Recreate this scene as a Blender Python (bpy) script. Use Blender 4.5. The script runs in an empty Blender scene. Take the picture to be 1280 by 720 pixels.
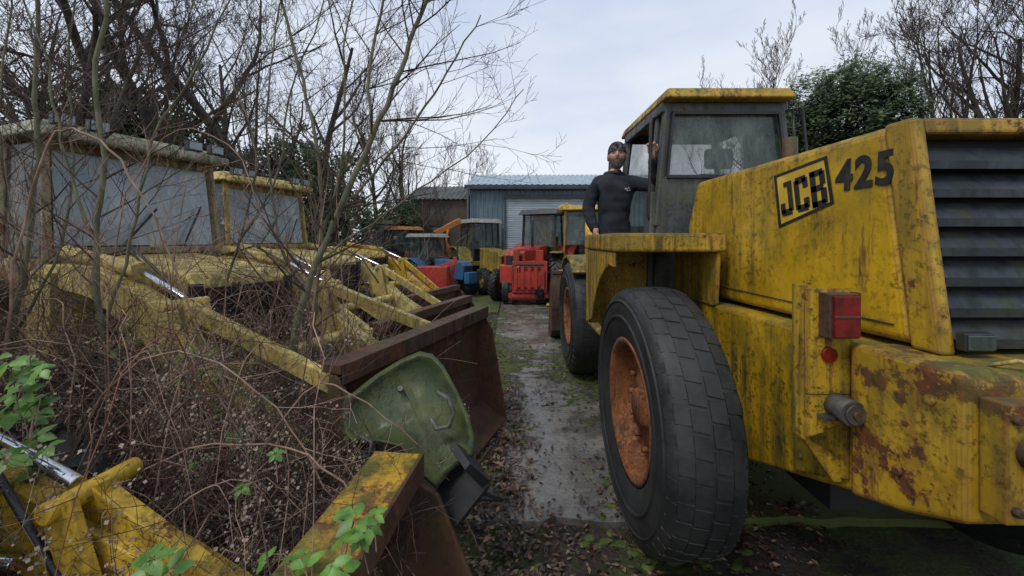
import bpy, math, random, bmesh
from mathutils import Vector, Matrix, noise
R=random.Random(7)
S=bpy.context.scene
V=Vector
CAMZ=1.78
def P(px,py,Y): return V(((px-640)*Y/480.0, Y, CAMZ-(py-300)*Y/480.0))

# ---------------- materials ----------------
def newmat(name):
    m=bpy.data.materials.new(name); m.use_nodes=True
    nt=m.node_tree; b=nt.nodes['Principled BSDF']
    return m,nt,b
def N(nt,t): return nt.nodes.new(t)
def noi(nt,co,scale,detail=5,rough=.6,mp=None):
    if mp is not None:
        m=N(nt,'ShaderNodeMapping'); m.inputs['Scale'].default_value=mp
        nt.links.new(co,m.inputs['Vector']); co=m.outputs[0]
    n=N(nt,'ShaderNodeTexNoise'); n.inputs['Scale'].default_value=scale
    n.inputs['Detail'].default_value=detail; n.inputs['Roughness'].default_value=rough
    nt.links.new(co,n.inputs['Vector']); return n.outputs['Fac']
def ramp(nt,fac,a,b,ca=(0,0,0),cb=(1,1,1)):
    r=N(nt,'ShaderNodeValToRGB'); e=r.color_ramp.elements
    e[0].position=a; e[0].color=(*ca,1); e[1].position=b; e[1].color=(*cb,1)
    nt.links.new(fac,r.inputs[0]); return r.outputs[0]
def mix(nt,fac,a,b,mode='MIX'):
    m=N(nt,'ShaderNodeMix'); m.data_type='RGBA'; m.blend_type=mode
    for sock,val in ((m.inputs[0],fac),(m.inputs[6],a),(m.inputs[7],b)):
        if isinstance(val,(int,float)): sock.default_value=val
        elif isinstance(val,tuple): sock.default_value=(*val,1)
        else: nt.links.new(val,sock)
    return m.outputs[2]
def mth(nt,op,a,b=0.0):
    m=N(nt,'ShaderNodeMath'); m.operation=op; m.use_clamp=True if op in('ADD','MULTIPLY') else False
    for i,val in enumerate((a,b)):
        if isinstance(val,(int,float)): m.inputs[i].default_value=val
        else: nt.links.new(val,m.inputs[i])
    return m.outputs[0]
def bump(nt,b,h,strength=.3,dist=.01):
    n=N(nt,'ShaderNodeBump'); n.inputs['Strength'].default_value=strength; n.inputs['Distance'].default_value=dist
    nt.links.new(h,n.inputs['Height']); nt.links.new(n.outputs[0],b.inputs['Normal'])
RUST2=(.050,.017,.008)
def paint(name,col,dirt=(.10,.075,.02),rust=.55,moss=.5,streak=.6,rough=.42,edge=False,sc=1.0,edgeamt=1.0,rustc=(.22,.068,.018)):
    m,nt,b=newmat(name)
    co=N(nt,'ShaderNodeTexCoord').outputs['Object']
    geo=N(nt,'ShaderNodeNewGeometry')
    n1=noi(nt,co,2.2*sc,5,.6)
    c=mix(nt,ramp(nt,n1,.35,.68),tuple(x*.58 for x in col),col)
    c=mix(nt,mth(nt,'MULTIPLY',ramp(nt,noi(nt,co,1.1*sc,3,.6),.5,.72),.35),c,tuple(min(1,x*.7+.10) for x in col))
    st=noi(nt,co,1.0,5,.65,mp=(15*sc,15*sc,1.2*sc))
    big=noi(nt,co,1.5*sc,4,.6)
    bigr=ramp(nt,big,.33,.57)
    sf=mth(nt,'MULTIPLY',ramp(nt,st,.43,.61),bigr)
    c=mix(nt,mth(nt,'MULTIPLY',sf,min(1,streak)),c,dirt)
    sp=noi(nt,co,34*sc,4,.75)
    c=mix(nt,mth(nt,'MULTIPLY',mth(nt,'MULTIPLY',ramp(nt,sp,.51,.61),ramp(nt,big,.3,.52)),.8*streak),c,tuple(x*.42 for x in dirt))
    rn=noi(nt,co,4.0*sc,8,.74)
    t=.71-.13*rust
    rm=ramp(nt,rn,t,t+.03)
    halo=ramp(nt,rn,t-.06,t+.02)
    rs=ramp(nt,noi(nt,co,1.0,5,.7,mp=(9*sc,9*sc,1.5*sc)),.73-.13*rust,.78-.12*rust)
    rm=mth(nt,'MAXIMUM',rm,mth(nt,'MULTIPLY',rs,.8))
    if edge:
        bv=N(nt,'ShaderNodeBevel'); bv.samples=2; bv.inputs['Radius'].default_value=.018
        d=N(nt,'ShaderNodeVectorMath'); d.operation='DOT_PRODUCT'
        nt.links.new(bv.outputs[0],d.inputs[0]); nt.links.new(geo.outputs['True Normal'],d.inputs[1])
        e=mth(nt,'SUBTRACT',1.0,d.outputs['Value'])
        e=ramp(nt,e,.02,.09)
        e=mth(nt,'MULTIPLY',e,ramp(nt,noi(nt,co,9*sc,5,.7),.50-.1*edgeamt,.58-.1*edgeamt))
        rm=mth(nt,'MAXIMUM',rm,mth(nt,'MULTIPLY',e,.9))
    rc=mix(nt,ramp(nt,noi(nt,co,22*sc,5,.75),.35,.68),RUST2,rustc)
    c=mix(nt,mth(nt,'MULTIPLY',halo,.55),c,tuple((x+y)*.4 for x,y in zip(col,(.25,.08,.02))))
    c=mix(nt,rm,c,rc)
    sx=N(nt,'ShaderNodeSeparateXYZ'); nt.links.new(geo.outputs['Normal'],sx.inputs[0])
    up=ramp(nt,sx.outputs['Z'],.35,.8)
    mf=mth(nt,'MULTIPLY',up,ramp(nt,noi(nt,co,7*sc,5,.7),.62-.25*moss,.78-.25*moss))
    c=mix(nt,mth(nt,'MULTIPLY',mf,.85),c,(.06,.07,.016))
    al=mth(nt,'MULTIPLY',ramp(nt,noi(nt,co,2.7*sc,5,.7),.48,.64),.55*min(1,moss*1.2))
    c=mix(nt,al,c,(.10,.11,.02))
    nt.links.new(c,b.inputs['Base Color'])
    rr=mix(nt,rm,(rough,)*3,(.9,.9,.9)); rr=mix(nt,mf,rr,(.95,.95,.95)); rr=mix(nt,sf,rr,(.8,.8,.8))
    nt.links.new(rr,b.inputs['Roughness'])
    h=mth(nt,'ADD',mth(nt,'MULTIPLY',rm,.35),mth(nt,'MULTIPLY',sp,.35))
    bump(nt,b,h,.5,.006)
    return m
def simple(name,ca,cb,scale=8,rough=.8,bs=.3,bd=.01,metal=0,mp=None,detail=5,spec=None,a=.35,b2=.65):
    m,nt,b=newmat(name); co=N(nt,'ShaderNodeTexCoord').outputs['Object']
    n=noi(nt,co,scale,detail,.65,mp)
    nt.links.new(ramp(nt,n,a,b2,ca,cb),b.inputs['Base Color'])
    b.inputs['Roughness'].default_value=rough; b.inputs['Metallic'].default_value=metal
    if spec is not None: b.inputs['Specular IOR Level'].default_value=spec
    if bs: bump(nt,b,noi(nt,co,scale*4,4,.7),bs,bd)
    return m

YEL=paint('yellow_paint',(.74,.44,.014),dirt=(.085,.062,.012),rust=.66,moss=.75,streak=1.0,rough=.38,edge=True,edgeamt=1.8)
YELD=paint('yellow_paint_rusty',(.64,.38,.018),dirt=(.11,.065,.016),rust=1.34,moss=.7,streak=1.0,rough=.5,edge=True,edgeamt=2.0)
YELF=paint('yellow_paint_fender',(.66,.40,.02),dirt=(.10,.065,.016),rust=.92,moss=.75,streak=1.0,rough=.5,edge=True,edgeamt=1.7)
YELP=paint('yellow_paint_pale',(.78,.60,.18),dirt=(.17,.13,.05),rust=.72,moss=.5,streak=.85,rough=.5)
YELM=paint('yellow_paint_mossy',(.56,.37,.05),dirt=(.08,.075,.02),rust=.9,moss=.9,streak=1,rough=.55)
YELN=paint('yellow_paint_bright',(.80,.50,.03),dirt=(.13,.09,.02),rust=.72,moss=.3,streak=.8,rough=.42)
CABF=paint('rusty_cream_frame',(.42,.34,.20),dirt=(.10,.07,.04),rust=1.25,moss=.6,streak=1,rough=.6)
CREAM=paint('cream_paint',(.50,.48,.36),dirt=(.10,.11,.05),rust=.7,moss=.95,streak=1,rough=.6)
RUSTM=paint('rusted_steel',(.10,.045,.028),dirt=(.03,.018,.012),rust=1.2,moss=.45,streak=.9,rough=.7,rustc=(.17,.065,.030))
RUSTO=paint('orange_rusted_rim',(.36,.12,.03),dirt=(.05,.025,.015),rust=1.2,moss=.1,streak=1,rough=.85,sc=2.2,rustc=(.20,.055,.015))
REDP=paint('red_paint',(.60,.05,.03),dirt=(.10,.02,.015),rust=.5,moss=.3,streak=.8,rough=.45)
BLUEP=paint('blue_paint',(.03,.17,.38),dirt=(.03,.05,.07),rust=.5,moss=.3,streak=.6,rough=.5)
ORP=paint('orange_paint',(.60,.22,.03),dirt=(.12,.05,.02),rust=.6,moss=.3)
GREENP=paint('green_fibreglass',(.050,.080,.028),dirt=(.02,.028,.010),rust=.1,moss=.9,streak=1,rough=.38,sc=2)
GREYC=paint('grey_cab_paint',(.085,.098,.110),dirt=(.04,.045,.03),rust=.3,moss=.5,streak=.8,rough=.45)
WHITEP=paint('white_paint',(.42,.42,.39),dirt=(.12,.11,.08),rust=.6,moss=.6)
SLAT=paint('grille_slat',(.017,.028,.042),dirt=(.012,.014,.012),rust=-.2,moss=.4,streak=.6,rough=.38)
DARK=simple('dark_interior',(.008,.008,.009),(.02,.02,.018),6,.8,0)
RUBBER=simple('tyre_rubber',(.009,.010,.011),(.034,.035,.034),3.5,.6,.6,.006,detail=8)
BLACKP=simple('black_plastic',(.012,.013,.015),(.03,.03,.032),6,.45,.1,.003)
CHROME=simple('chrome_rod',(.55,.57,.6),(.75,.77,.8),20,.18,0,0,1)
REDL=simple('red_lens',(.09,.006,.005),(.24,.012,.01),18,.35,.3,.003)
BLKDEC=simple('black_decal',(.010,.010,.012),(.05,.042,.02),14,.5,.1,.001,a=.45,b2=.75)
DECY=simple('yellow_decal_field',(.55,.34,.02),(.80,.55,.06),7,.5,.1,.001)
def glass(name,col,rough=.08,alpha=.5,dirt=(.30,.30,.26),sc=3,mp=(1.6,1.6,.7)):
    m,nt,b=newmat(name); co=N(nt,'ShaderNodeTexCoord').outputs['Object']
    g=ramp(nt,noi(nt,co,sc,6,.7,mp=mp),.35,.75)
    c=mix(nt,g,col,dirt); nt.links.new(c,b.inputs['Base Color'])
    nt.links.new(mix(nt,g,(rough,)*3,(.5,.5,.5)),b.inputs['Roughness'])
    al=mix(nt,g,(alpha,)*3,(min(1,alpha+.45),)*3); nt.links.new(al,b.inputs['Alpha'])
    b.inputs['Specular IOR Level'].default_value=.9
    return m
GLASS=glass('dirty_glass',(.02,.035,.035),.06,.38,(.15,.19,.17))
GLASSM=glass('sky_painted_windscreen',(.20,.27,.30),.14,.76,(.48,.52,.52),1.4,(1.2,1.2,.8))  # dirty glass, with the sky's reflection painted in as pale blue

# ---------------- mesh builder ----------------
class B:
    def __init__(s): s.v=[];s.f=[];s.m=[];s.sm=[]
    def add(s,vs,fs,mat=0,smooth=False):
        o=len(s.v); s.v.extend([tuple(v) for v in vs])
        for f in fs:
            s.f.append(tuple(i+o for i in f)); s.m.append(mat); s.sm.append(smooth)
    def box(s,x0,x1,y0,y1,z0,z1,mat=0,M=None):
        vs=[V((x,y,z)) for x in(x0,x1) for y in(y0,y1) for z in(z0,z1)]
        if M is not None: vs=[M@v for v in vs]
        s.add(vs,[(0,1,3,2),(4,6,7,5),(0,4,5,1),(2,3,7,6),(0,2,6,4),(1,5,7,3)],mat)
    def hexa(s,bot,top,mat=0):
        s.add(list(bot)+list(top),[(3,2,1,0),(4,5,6,7),(0,1,5,4),(1,2,6,5),(2,3,7,6),(3,0,4,7)],mat)
    def prism(s,pts,axis,a,b,mat=0,M=None,smooth=False):
        def mk(p,c):
            if axis=='x': v=V((c,p[0],p[1]))
            elif axis=='y': v=V((p[0],c,p[1]))
            else: v=V((p[0],p[1],c))
            return M@v if M is not None else v
        n=len(pts); vs=[mk(p,a) for p in pts]+[mk(p,b) for p in pts]
        fs=[tuple(range(n-1,-1,-1)),tuple(range(n,2*n))]+[(i,(i+1)%n,(i+1)%n+n,i+n) for i in range(n)]
        s.add(vs,fs,mat,smooth)
    def tube(s,path,rad,n=8,mat=0,cap=True,smooth=True):
        path=[V(p) for p in path]
        if not isinstance(rad,(list,tuple)): rad=[rad]*len(path)
        vs=[];prev=None
        for i,p in enumerate(path):
            if i==0:d=path[1]-p
            elif i==len(path)-1:d=p-path[i-1]
            else:d=path[i+1]-path[i-1]
            if d.length<1e-9:d=V((0,0,1))
            d.normalize()
            if prev is None:
                a=V((0,0,1)) if abs(d.z)<.9 else V((1,0,0))
                u=d.cross(a).normalized()
            else:
                u=prev-d*prev.dot(d)
                if u.length<1e-6:u=d.orthogonal()
                u.normalize()
            prev=u; w=d.cross(u)
            for k in range(n):
                t=2*math.pi*k/n
                vs.append(p+(u*math.cos(t)+w*math.sin(t))*rad[i])
        fs=[]
        for i in range(len(path)-1):
            for k in range(n):
                fs.append((i*n+k,i*n+(k+1)%n,(i+1)*n+(k+1)%n,(i+1)*n+k))
        s.add(vs,fs,mat,smooth)
        if cap:
            o=len(s.v)-len(vs)
            s.f.append(tuple(o+k for k in range(n-1,-1,-1)));s.m.append(mat);s.sm.append(False)
            s.f.append(tuple(o+(len(path)-1)*n+k for k in range(n)));s.m.append(mat);s.sm.append(False)
    def cyl(s,p0,p1,r,r1=None,n=16,mat=0):
        s.tube([p0,p1],[r,r if r1 is None else r1],n,mat)
    def beam(s,p0,p1,w,h,mat=0,up=V((0,0,1))):
        p0=V(p0);p1=V(p1);d=(p1-p0).normalized();u=d.cross(up)
        if u.length<1e-4:u=d.orthogonal()
        u.normalize();w2=u*w/2;t=u.cross(d).normalized()*h/2
        s.hexa([p0-w2-t,p0+w2-t,p0+w2+t,p0-w2+t],[p1-w2-t,p1+w2-t,p1+w2+t,p1-w2+t],mat)
    def lathe(s,prof,c,axis='x',n=48,mat=0,rf=None,smooth=True):
        c=V(c);vs=[]
        for j,(a,r) in enumerate(prof):
            for i in range(n):
                t=2*math.pi*i/n; rr=rf(j,i,r) if rf else r
                if axis=='x': vs.append(c+V((a,rr*math.cos(t),rr*math.sin(t))))
                elif axis=='y': vs.append(c+V((rr*math.cos(t),a,rr*math.sin(t))))
                else: vs.append(c+V((rr*math.cos(t),rr*math.sin(t),a)))
        fs=[]
        for j in range(len(prof)-1):
            for i in range(n): fs.append((j*n+i,j*n+(i+1)%n,(j+1)*n+(i+1)%n,(j+1)*n+i))
        s.add(vs,fs,mat,smooth)
    def ell(s,c,r,mat=0,n=12,M=None):
        c=V(c);vs=[];m=n//2+1
        for j in range(m):
            ph=math.pi*j/(m-1)
            for i in range(n):
                t=2*math.pi*i/n
                v=V((r[0]*math.sin(ph)*math.cos(t),r[1]*math.sin(ph)*math.sin(t),r[2]*math.cos(ph)))
                if M is not None:v=M@v
                vs.append(c+v)
        fs=[(j*n+i,j*n+(i+1)%n,(j+1)*n+(i+1)%n,(j+1)*n+i) for j in range(m-1) for i in range(n)]
        s.add(vs,fs,mat,True)
def empty(name,loc=(0,0,0),yaw=0):
    e=bpy.data.objects.new(name,None); e.location=loc; e.rotation_euler=(0,0,yaw)
    S.collection.objects.link(e); return e
def obj(name,b,mats,parent=None,bevel=0,recalc=True,off=None,segs=2):
    me=bpy.data.meshes.new(name)
    vs=b.v
    if off is not None: vs=[(v[0]-off[0],v[1]-off[1],v[2]-off[2]) for v in vs]
    me.from_pydata(vs,[],b.f)
    for m in mats: me.materials.append(m)
    me.polygons.foreach_set('material_index',b.m)
    me.polygons.foreach_set('use_smooth',b.sm)
    if recalc:
        bm=bmesh.new(); bm.from_mesh(me); bmesh.ops.recalc_face_normals(bm,faces=bm.faces); bm.to_mesh(me); bm.free()
    me.update()
    o=bpy.data.objects.new(name,me); S.collection.objects.link(o)
    if parent: o.parent=parent
    if bevel:
        md=o.modifiers.new('bevel','BEVEL'); md.width=bevel; md.segments=segs; md.limit_method='ANGLE'; md.angle_limit=math.radians(35)
    return o

# ---------------- wheels ----------------
def wheel(parent,name,c,axis,Rr,W,rim,mats=(None,None),lug='block',off=None,n=96):
    b=B()
    prof=[(-W*.36,rim*.98),(-W*.44,rim+.12*(Rr-rim)),(-W*.5,rim+.36*(Rr-rim)),(-W*.505,rim+.58*(Rr-rim)),(-W*.49,rim+.74*(Rr-rim)),(-W*.46,rim+.84*(Rr-rim)),(-W*.41,Rr*.962),(-W*.34,Rr*.978),(-W*.2,Rr*.984),(0,Rr*.986)]
    prof=prof+[(-a,r) for a,r in reversed(prof[:-1])]
    b.lathe(prof,c,axis,n,0)
    for sgn in(-1,1):
        b.lathe([(sgn*W*.495,rim+.40*(Rr-rim)),(sgn*W*.525,rim+.42*(Rr-rim)),(sgn*W*.525,rim+.46*(Rr-rim)),(sgn*W*.50,rim+.48*(Rr-rim))],c,axis,n,0)
        b.lathe([(sgn*W*.49,rim+.70*(Rr-rim)),(sgn*W*.515,rim+.715*(Rr-rim)),(sgn*W*.51,rim+.735*(Rr-rim)),(sgn*W*.485,rim+.75*(Rr-rim))],c,axis,n,0)
    def pt(a,r,t):
        return V(c)+(V((a,r*math.cos(t),r*math.sin(t))) if axis=='x' else V((r*math.cos(t),a,r*math.sin(t))))
    def lugq(t0,t1,a0,a1,rb0,rb1,h,sk=0):
        bot=[pt(a0,rb0,t0),pt(a1,rb1,t0+sk),pt(a1,rb1,t1+sk),pt(a0,rb0,t1)]
        top=[pt(a0,rb0+h,t0+.006),pt(a1,rb1+h,t0+sk+.006),pt(a1,rb1+h,t1+sk-.006),pt(a0,rb0+h,t1-.006)]
        b.hexa(bot,top,0)
    if lug=='block':
        wr=random.Random(4)
        nl=44; st=2*math.pi/nl
        for k in range(nl):
            for sgn in(-1,1):
                t=k*st+(.5*st if sgn>0 else 0)+wr.uniform(-.006,.006)
                j1,j2,j3=[wr.uniform(-.004,.002)*Rr for _ in range(3)]
                lugq(t,t+st*.88,sgn*W*.225,sgn*W*.40,Rr*.970,Rr*.952,Rr*.021+j1,sgn*.012)
                lugq(t+.12*st,t+st*.66,sgn*W*.41,sgn*W*.480,Rr*.947,Rr*.890,Rr*.019+j2,0)
                lugq(t+st*.3,t+st*1.20,sgn*W*.02,sgn*W*.215,Rr*.976,Rr*.972,Rr*.019+j3,sgn*.02)
    if lug=='ag':
        for k in range(22):
            for sgn in(-1,1):
                t=2*math.pi*(k+(0.5 if sgn>0 else 0))/22
                for q in range(3):
                    tt=t+q*.07; a0=sgn*W*(.03+.15*q); a1=a0+sgn*W*.16
                    bot=[pt(a0,Rr*.95,tt-.035),pt(a1,Rr*.95,tt+.035),pt(a1,Rr*.95,tt+.10),pt(a0,Rr*.95,tt+.035)]
                    top=[pt(a0,Rr*1.05,tt-.025),pt(a1,Rr*1.03,tt+.045),pt(a1,Rr*1.03,tt+.09),pt(a0,Rr*1.05,tt+.025)]
                    b.hexa(bot,top,0)
    for sgn in(-1,1):
        rp=[(W*.40,rim*1.03),(W*.43,rim*1.06),(W*.43,rim*.99),(W*.36,rim*.93),(W*.10,rim*.88),(W*.05,rim*.84),(W*.06,rim*.58),(W*.14,rim*.50),(W*.14,rim*.30),(W*.26,rim*.27),(W*.26,rim*.02)]
        b.lathe([(sgn*a,r) for a,r in rp],c,axis,48,1)
        for k in range(12):
            t=2*math.pi*k/12; r=rim*.66
            d=V((1,0,0)) if axis=='x' else V((0,1,0))
            o=V((0,r*math.cos(t),r*math.sin(t))) if axis=='x' else V((r*math.cos(t),0,r*math.sin(t)))
            p=V(c)+o+d*sgn*W*.04
            b.cyl(p,p+d*sgn*.05,rim*.045,n=6,mat=1)
    return obj(name,b,[mats[0] or RUBBER,mats[1] or RUSTO],parent,off=off,recalc=True)

# =============== WHEEL LOADER ===============
LO=V((1.86,3.5,0)); LD=empty('wheel_loader',LO)
def lp(name,b,mats,bevel=0,segs=2): return obj(name,b,mats,LD,bevel,off=LO,segs=segs)
HX0,HX1=1.455,2.265
b=B(); b.prism([(1.40,1.395),(1.50,2.225),(3.02,2.235),(3.18,1.90),(3.18,1.36)],'x',HX0,HX1)
lp('engine_hood',b,[YEL],.035,4)
b=B()
def rear(z,k=0): return 1.30+(z-1.395)*(.10/.83)+k
def fr(x0,x1,z0,z1,d=.105,k=0,mat=0):
    b.hexa([(x0,rear(z0,k),z0),(x1,rear(z0,k),z0),(x1,rear(z0,k+d),z0),(x0,rear(z0,k+d),z0)],
           [(x0,rear(z1,k),z1),(x1,rear(z1,k),z1),(x1,rear(z1,k+d),z1),(x0,rear(z1,k+d),z1)],mat)
fr(HX0-.004,HX0+.055,1.385,2.229); fr(HX1-.055,HX1+.004,1.385,2.229)
fr(HX0+.055,HX1-.055,2.165,2.229)
lp('hood_rear_frame',b,[YELF],.016,3)
b=B()
fr(HX0+.055,HX1-.055,1.39,2.165,d=.01,k=.085)
nsl=7
for i in range(nsl):
    z=1.42+i*(.735/nsl)
    y0=rear(z)+.012
    b.hexa([(HX0+.058,y0,z),(HX1-.058,y0,z),(HX1-.058,y0+.012,z-.006),(HX0+.058,y0+.012,z-.006)],
           [(HX0+.058,y0+.050,z+.075),(HX1-.058,y0+.050,z+.075),(HX1-.058,y0+.062,z+.069),(HX0+.058,y0+.062,z+.069)],1)
    b.box(HX0+.058,HX1-.058,y0-.002,y0+.006,z-.012,z+.018,1)
lp('radiator_grille',b,[DARK,SLAT])
b=B(); b.box(1.50,1.60,1.27,1.30,1.41,1.47,0); b.box(1.505,1.595,1.262,1.27,1.415,1.465,1)
lp('rear_work_lamp',b,[BLACKP,GLASS],.006)
b=B()
for yy in(2.95,1.62): b.box(HX0-.012,HX0,yy-.02,yy+.02,1.50,1.56)
b.box(HX0-.006,HX0-.001,1.46,3.1,1.455,1.462)
lp('hood_catches',b,[RUSTM],.003)
b=B(); b.prism([(1.505,.79),(2.25,.50),(3.2,.50),(3.2,1.335),(1.505,1.372)],'x',1.34,2.38)
lp('side_tank',b,[YEL],.018,3)
b=B()
b.prism([(1.52,.83),(1.80,.70),(1.80,1.34),(1.52,1.35)],'x',1.325,1.338)
for yy,zz in((1.56,1.30),(1.76,1.29),(1.56,.87),(1.76,.79)):
    b.cyl((1.328,yy,zz),(1.315,yy,zz),.013,n=6)
lp('access_panel',b,[YELF],.004)
b=B(); b.prism([(1.11,.955),(1.11,1.365),(1.14,1.39),(1.495,1.38),(1.495,.79),(1.30,.86)],'x',1.31,2.41)
lp('counterweight',b,[YELD],.022,3)
b=B()
b.box(1.345,2.35,1.045,1.108,1.0,1.33,0)
b.cyl((1.415,1.05,1.20),(1.415,1.02,1.20),.045,n=20,mat=1); b.cyl((1.415,1.02,1.20),(1.415,1.01,1.20),.036,n=20,mat=2)
for xx,zz in((1.37,1.29),(1.37,1.04)): b.cyl((xx,1.05,zz),(xx,1.03,zz),.014,n=6,mat=1)
b.cyl((1.312,1.3,1.0),(1.297,1.3,1.0),.018,n=6,mat=0); b.cyl((1.312,1.2,1.28),(1.297,1.2,1.28),.018,n=6,mat=0)
lp('counterweight_tow_plate',b,[YELD,RUSTM,REDL],.010)
b=B(); b.tube([(1.47,1.2,1.385),(1.50,1.14,1.42),(1.56,1.12,1.41),(1.62,1.16,1.39)],.007,6); lp('rear_cable',b,[YELP])
b=B()
b.box(1.165,1.335,1.512,1.53,1.17,1.59,0)
b.box(1.165,1.18,1.53,1.60,.98,1.60,0); b.prism([(1.165,1.17),(1.335,1.17),(1.335,1.08),(1.23,1.02),(1.165,1.0)],'y',1.513,1.529,0)
b.prism([(1.165,.99),(1.20,.985),(1.34,.88),(1.34,.80),(1.30,.80)],'y',1.55,1.57,0)
lp('light_bracket',b,[YELF],.004)
b=B(); b.box(1.205,1.318,1.455,1.510,1.405,1.575,0); b.box(1.213,1.310,1.440,1.454,1.413,1.567,1); b.box(1.211,1.312,1.4375,1.4425,1.484,1.494,0)
b.cyl((1.245,1.511,1.33),(1.245,1.50,1.33),.030,n=20,mat=1)
lp('tail_light',b,[RUSTM,REDL],.006)
STEEL=simple('dull_steel',(.05,.045,.04),(.15,.14,.12),14,.6,.3,.004,.4)
b=B(); b.cyl((1.275,1.53,1.13),(1.275,1.43,1.13),.048,n=24,mat=0); b.cyl((1.275,1.428,1.13),(1.275,1.42,1.13),.036,n=24,mat=0); b.cyl((1.275,1.42,1.13),(1.275,1.41,1.13),.015,n=12,mat=1)
b.box(1.20,1.33,1.47,1.512,1.085,1.10,0)
lp('filler_cap',b,[STEEL,RUSTM])
def text(body,center,size,offs,h,shear=0,name='decal',sx=1.0):
    cu=bpy.data.curves.new(name,'FONT'); cu.body=body; cu.size=size; cu.offset=offs; cu.extrude=.0012; cu.align_x='CENTER'; cu.align_y='CENTER'; cu.shear=shear; cu.space_character=1.12
    t=bpy.data.objects.new(name+'_tmp',cu); S.collection.objects.link(t)
    dg=bpy.context.evaluated_depsgraph_get(); me=bpy.data.meshes.new_from_object(t.evaluated_get(dg))
    bpy.data.objects.remove(t)
    xs=[v.co.x for v in me.vertices]; ys=[v.co.y for v in me.vertices]
    cx=(max(xs)+min(xs))/2; cy=(max(ys)+min(ys))/2; k=h/(max(ys)-min(ys))
    for v in me.vertices:
        u=(v.co.x-cx)*k*sx; w2=(v.co.y-cy)*k
        v.co=V((center[0]-v.co.z,center[1]-u,center[2]+w2))-LO
    me.materials.clear(); me.materials.append(BLKDEC)
    o=bpy.data.objects.new(name,me); S.collection.objects.link(o); o.parent=LD
    return o
text('425',(HX0-.003,1.592,2.062),.2,.007,.138,.05,'model_number_decal',.92)
BY,BZ=1.925,2.02
def bq(b,pts,xo,mat): b.add([V((xo,BY-u,BZ+v)) for u,v in pts],[tuple(range(len(pts)))],mat)
b=B(); q=[(-.205,.115),(.155,.150),(.195,-.075),(-.165,-.175)]
def sc4(k): return [(u*k,v*k) for u,v in q]
def ringq(b,k0,k1,xo,mat):
    a=sc4(k0);c_=sc4(k1)
    for i in range(4):
        j=(i+1)%4; bq(b,[a[i],a[j],c_[j],c_[i]],xo,mat)
bq(b,sc4(.90),HX0-.0022,1); ringq(b,1.0,.885,HX0-.0034,0)
lp('logo_badge',b,[BLKDEC,DECY])
b=B()
def ch(rects,cx):
    for (a0,c0,a1,c1) in rects:
        pts=[(a0,c0),(a1,c0),(a1,c1),(a0,c1)]
        o=[]
        for u,v in pts:
            u=u+cx; uu=u-.14*v; vv=v+.13*u-.008
            o.append((uu,vv))
        bq(b,o,HX0-.0045,0)
H_=.088; w_=.046; s_=.034
ch([(w_-s_,-H_+.02,w_,H_),(-w_+.006,-H_,w_-.012,-H_+s_),(-w_,-H_+.012,-w_+s_,-.02),(-.012,H_-.026,w_-s_,H_)],-.106)
ch([(-w_,-H_+.014,-w_+s_,H_-.014),(-w_+.012,H_-s_,w_-.010,H_),(-w_+.012,-H_,w_-.010,-H_+s_),(w_-s_,.025,w_,H_-.012),(w_-s_,-H_+.012,w_,-.025)],0)
ch([(-w_,-H_,-w_+s_,H_),(-w_,H_-.028,w_-.012,H_),(-w_,-.013,w_-.016,.015),(-w_,-H_,w_-.010,-H_+.028),(w_-s_,.012,w_-.002,H_-.012),(w_-s_,-H_+.012,w_,-.006)],.106)
lp('logo_letters',b,[BLKDEC])
for sgn,nm in((1,'left'),(-1,'right')):
    def X(x): return x if sgn==1 else 2*1.86-x
    b=B()
    b.box(min(X(.645),X(1.39)),max(X(.645),X(1.39)),2.47,3.42,1.70,1.825)
    lp('rear_fender_top_'+nm,b,[YELF],.02,3)
    b=B()
    pr=[(2.48,1.699),(2.48,1.60)]+[(2.38+.86*math.cos(t),.78+.86*math.sin(t)) for t in [math.radians(a) for a in (74,64,54,44,34,24)]]+[(3.40,1.05),(3.40,1.699)]
    b.prism(pr,'x',X(.655),X(.675))
    b.box(min(X(.68),X(1.33)),max(X(.68),X(1.33)),3.385,3.41,1.05,1.699)
    b.prism([(2.49,1.699),(2.52,1.36),(2.54,1.34),(3.15,1.34),(3.15,1.699)],'x',X(1.33),X(1.36))
    lp('rear_fender_skirt_'+nm,b,[YELF],.008)
    b=B()
    b.box(min(X(.84),X(1.34)),max(X(.84),X(1.34)),3.42,4.25,.86,.90)
    for yy in(3.62,3.92): b.box(min(X(1.02),X(1.04)),max(X(1.02),X(1.04)),yy,yy+.02,.40,.86)
    b.box(min(X(.98),X(1.2)),max(X(.98),X(1.2)),3.6,3.96,.40,.43)
    lp('step_platform_'+nm,b,[YELM],.006)
for xc in(.87,2.85):
    wheel(LD,'rear_wheel',(xc,2.38,.745),'x',.745,.375,.40,off=LO)
    wheel(LD,'front_wheel',(xc+(.06 if xc<1.8 else -.06),5.25,.745),'x',.745,.40,.37,off=LO,n=72)
b=B(); b.cyl((.9,2.38,.745),(2.8,2.38,.745),.16); b.cyl((.9,5.25,.745),(2.8,5.25,.745),.16); b.box(1.45,2.27,1.75,4.4,.55,1.2)
b.tube([(1.40,2.9,.7),(1.30,2.7,.55),(1.45,2.3,.48)],.02,8)
lp('axles_and_chassis',b,[DARK])
b=B()
def cabp(fx,fy,z):
    t=max(0,(z-1.85)/1.15); x0=1.225+.115*t; x1=2.495-.115*t; y0=3.32+.03*t; y1=4.55-.08*t
    return V((x0+(x1-x0)*fx,y0+(y1-y0)*fy,z))
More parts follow.
